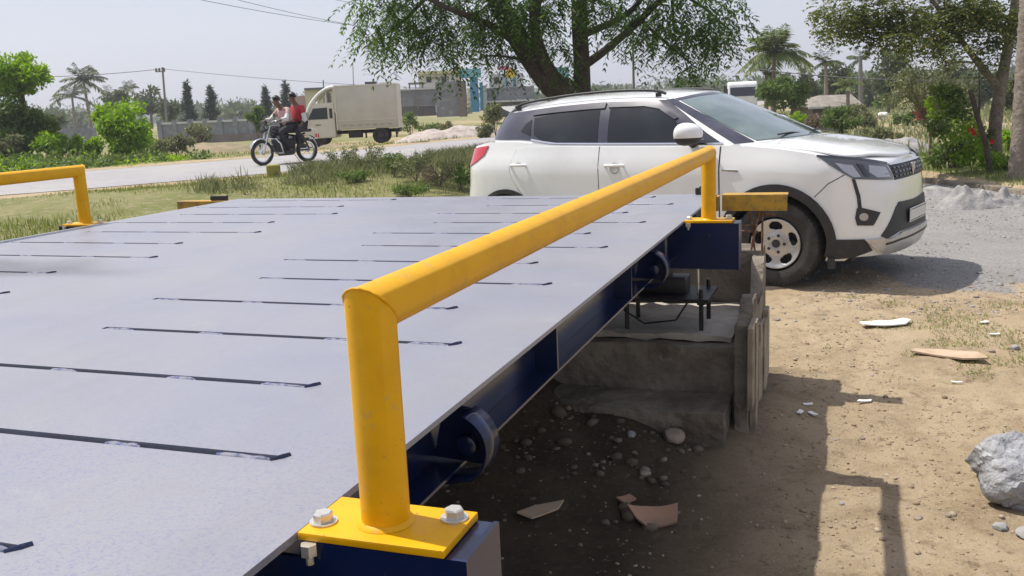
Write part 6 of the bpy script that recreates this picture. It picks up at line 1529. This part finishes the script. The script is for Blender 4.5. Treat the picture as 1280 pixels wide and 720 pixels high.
m_ = MB(); m_.lathe([(0, -.08), (.05, -.07), (.085, 0), (.09, .03), (0, .035)], 20, TR(WB-.08, 0, .84) @ RY(pi/2)); m_.build('headlight', M['moto_paint'], mc, smooth=60)
m_ = MB(); m_.box(WB-.16, WB-.08, -.10, .10, .92, 1.05, bev=.02); m_.build('meter_cowl', M['moto_paint'], mc)
for s_ in (1, -1): m_ = MB(); m_.tube([(WB-.27, s_*.22, 1.04), (WB-.24, s_*.26, 1.14)], .006, 6); m_.lathe([(0, 0), (.045, 0), (.045, .012), (0, .015)], 14, TR(WB-.25, s_*.27, 1.17) @ RY(pi/2)); m_.build('mirror', M['carplastic'], mc)
m_ = MB(); m_.box(-.36, -.32, -.06, .06, .58, .68, bev=.01); m_.build('tail_light', M['red_lamp'], mc)
m_ = MB(); m_.tube([(.60, .12, .25), (.52, .24, .24)], .014, 6); m_.tube([(.60, -.12, .25), (.52, -.24, .24)], .014, 6); m_.tube([(.26, .12, .40), (.26, .22, .39)], .012, 6); m_.tube([(.26, -.12, .40), (.26, -.22, .39)], .012, 6); m_.tube([(.40, .06, .2), (.34, .20, .02)], .010, 6); m_.build('footrest', M['engine'], mc)
m_ = MB(); m_.tube([(.0, .14, .56), (-.22, .16, .56), (-.30, .10, .76), (-.18, 0, .82), (-.30, -.10, .76), (-.12, -.16, .74)], .010, 6); m_.build('grab_rail', M['chrome'], mc)

def skin_mesh(name, verts, edges, radii, mt, parent, sub=2, root=0):
    me = bpy.data.meshes.new(name); me.from_pydata(verts, edges, []); o = bpy.data.objects.new(name, me); COL.objects.link(o)
    sk = o.modifiers.new('skin', 'SKIN'); 
    if not me.skin_vertices: 
        bm = bmesh.new(); bm.from_mesh(me); bm.verts.layers.skin.verify(); bm.to_mesh(me); bm.free()
    for i, r_ in enumerate(radii):
        v = me.skin_vertices[0].data[i]; v.radius = (r_, r_) if not hasattr(r_, '__len__') else r_; v.use_root = (i == root)
    ss_ = o.modifiers.new('sub', 'SUBSURF'); ss_.levels = sub; ss_.render_levels = sub
    dg = bpy.context.evaluated_depsgraph_get(); dg.update(); nm = bpy.data.meshes.new_from_object(o.evaluated_get(dg)); o.modifiers.clear(); o.data = nm
    nm.materials.clear(); nm.materials.append(mt); nm.polygons.foreach_set('use_smooth', [True]*len(nm.polygons)); o.parent = parent; return o
def rider(name, label, hip, chest, neck, head, shR, hands, knees, feet, shirt, trouser_m, sleeve_m, hairy, seed):
    """joints in motorcycle space; lists are (left,right)"""
    base = mc.matrix_basis if False else None
    t = empty('person', (mc.location.x, mc.location.y, mc.location.z), ang, label, 'person')
    H, C, N, Hd = map(Vector, (hip, chest, neck, head)); V = [H, (H+C)/2, C, N, Hd+Vector((0, 0, -.06)), Hd+Vector((0, 0, .05))]; E = [(0, 1), (1, 2), (2, 3), (3, 4), (4, 5)]; R_ = [.13, .125, .14, .055, .078, .085]
    sh = []; 
    for s_, hd_, kn, ft_ in ((1, hands[0], knees[0], feet[0]), (-1, hands[1], knees[1], feet[1])):
        S = C+Vector((0, s_*shR, .08)); hd_ = Vector(hd_); el = (S+hd_)/2+Vector((-.02, s_*.07, -.10)); i = len(V)
        V += [S, el, hd_+(el-hd_)*.18, hd_]; E += [(2, i), (i, i+1), (i+1, i+2), (i+2, i+3)]; R_ += [.062, .044, .032, .03]; sh.append((S, el, hd_))
        for q in range(4):
            fwd = (hd_-el).normalized(); a = fwd*.05+Vector((0, (q-1.5)*.018, -.01)); j = len(V); V += [hd_+a, hd_+a+Vector((.012, 0, -.04))]; E += [(i+3, j), (j, j+1)]; R_ += [.0095, .008]
        j = len(V); V += [hd_+Vector((.015, -s_*.035, -.02)), hd_+Vector((.04, -s_*.04, -.035))]; E += [(i+3, j), (j, j+1)]; R_ += [.010, .009]
        hp = H+Vector((.02, s_*.10, -.03)); kn = Vector(kn); ft_ = Vector(ft_); i = len(V); V += [hp, (hp+kn)/2, kn, (kn+ft_)/2+Vector((-.02, 0, 0)), ft_, ft_+Vector((.13, 0, -.03))]; E += [(0, i), (i, i+1), (i+1, i+2), (i+2, i+3), (i+3, i+4), (i+4, i+5)]; R_ += [.095, .082, .060, .055, .038, .034]
    # nose, ears
    i = len(V); fd = Vector((1, 0, -.1)).normalized(); 
    bo = skin_mesh('body', [tuple(v) for v in V], E, R_, M['skin'], t)
    # face features on the head
    for nm_, off, r_, mt in (('nose', (.093, 0, -.015), (.016, .014, .024), M['skin']), ('ear', (0, .083, -.01), (.02, .012, .03), M['skin']), ('ear', (0, -.083, -.01), (.02, .012, .03), M['skin']), ('eye', (.080, .032, .018), (.010, .013, .008), M['hair']), ('eye', (.080, -.032, .018), (.010, .013, .008), M['hair']), ('mouth', (.083, 0, -.055), (.008, .026, .007), M['tile'])):
        bm = bmesh.new(); bmesh.ops.create_uvsphere(bm, u_segments=10, v_segments=8, radius=1)
        for v in bm.verts: v.co = Vector((v.co.x*r_[0]+off[0], v.co.y*r_[1]+off[1], v.co.z*r_[2]+off[2]))+Hd
        m_ = MB(); m_.bm(bm); m_.build(nm_, mt, t, smooth=80)
    bm = bmesh.new(); bmesh.ops.create_uvsphere(bm, u_segments=24, v_segments=16, radius=1); rr = rng(seed)
    bmesh.ops.delete(bm, geom=[v for v in bm.verts if v.co.z < -.35 or (v.co.x > .45 and v.co.z < .35)], context='VERTS')
    for v in bm.verts: v.co = Vector((v.co.x*.103-.008, v.co.y*.098, v.co.z*.112+.035))*(1+rr.uniform(-.04, .05))+Hd
    m_ = MB(); m_.bm(bm); o = m_.build('hair', M['hair'], t, smooth=70); sd = o.modifiers.new('t', 'SOLIDIFY'); sd.thickness = .02; sd.offset = -1
    # shirt: torso and sleeves
    V = [H+Vector((0, 0, .0)), (H+C)/2, C, C+(N-C)*.6]; E = [(0, 1), (1, 2), (2, 3)]; R_ = [.150, .145, .160, .07]
    for s_, (S, el, hd_) in zip((1, -1), sh): i = len(V); V += [S, el, hd_+(el-hd_)*.25]; E += [(2, i), (i, i+1), (i+1, i+2)]; R_ += [.078, .058, .046]
    skin_mesh('shirt', [tuple(v) for v in V], E, R_, shirt, t)
    if sleeve_m is not None:
        for s_, (S, el, hd_) in zip((1, -1), sh): m_ = MB(); m_.tube([S.lerp(el, .55), el, el.lerp(hd_, .75)], [.064, .063, .050], 12); m_.build('sleeve', sleeve_m, t, smooth=80)
    V = [H+Vector((0, 0, .02))]; E = []; R_ = [.145]
    for s_, kn, ft_ in ((1, knees[0], feet[0]), (-1, knees[1], feet[1])):
        hp = H+Vector((.02, s_*.10, -.03)); kn = Vector(kn); ft_ = Vector(ft_); i = len(V); V += [hp, (hp+kn)/2, kn, (kn+ft_)/2+Vector((-.02, 0, 0)), ft_+Vector((0, 0, .05))]; E += [(0, i), (i, i+1), (i+1, i+2), (i+2, i+3), (i+3, i+4)]; R_ += [.108, .096, .076, .070, .058]
        m_ = MB(); m_.box(ft_.x-.07, ft_.x+.18, ft_.y-.045, ft_.y+.045, ft_.z-.06, ft_.z+.03, bev=.02); m_.build('shoe', M['carplastic'], t, smooth=50)
    skin_mesh('trousers', [tuple(v) for v in V], E, R_, trouser_m, t)
    return t
rider('driver', 'person in pale pink shirt leaning forward and driving the motorcycle', (.44, 0, .90), (.58, 0, 1.20), (.68, 0, 1.37), (.76, 0, 1.49), .19, [(WB-.34, .33, 1.05), (WB-.34, -.33, 1.05)], [(.86, .20, .76), (.86, -.20, .76)], [(.56, .20, .30), (.56, -.20, .30)], M['shirt_pink'], M['trouser'], M['cloth_white'], True, 1)
rider('passenger', 'person in red shirt with pale sleeves sitting behind the motorcycle driver', (.14, 0, .92), (.17, 0, 1.25), (.24, 0, 1.44), (.30, 0, 1.56), .19, [(.24, .28, .98), (-.14, -.26, .92)], [(.42, .28, .76), (.42, -.28, .76)], [(.26, .26, .42), (.26, -.26, .42)], M['shirt_red'], M['trouser'], M['cloth_white'], True, 2)

# ------------------------------------------------------------------ haze
m_ = MB(); m_.box(-620, 620, -45, 640, -3, 60); hzb = m_.build('haze', None)
hm = bpy.data.materials.new('pale_haze'); hm.use_nodes = True; n = hm.node_tree.nodes; n.remove(n['Principled BSDF']); pv = n.new('ShaderNodeVolumePrincipled')
pv.inputs['Color'].default_value = (.93, .96, 1.0, 1); pv.inputs['Density'].default_value = .0008; pv.inputs['Anisotropy'].default_value = .25
hm.node_tree.links.new(pv.outputs[0], n['Material Output'].inputs['Volume']); hzb.data.materials.append(hm); tag(hzb, kind='stuff', label='pale sunlit haze lying over the whole scene', cat='haze')
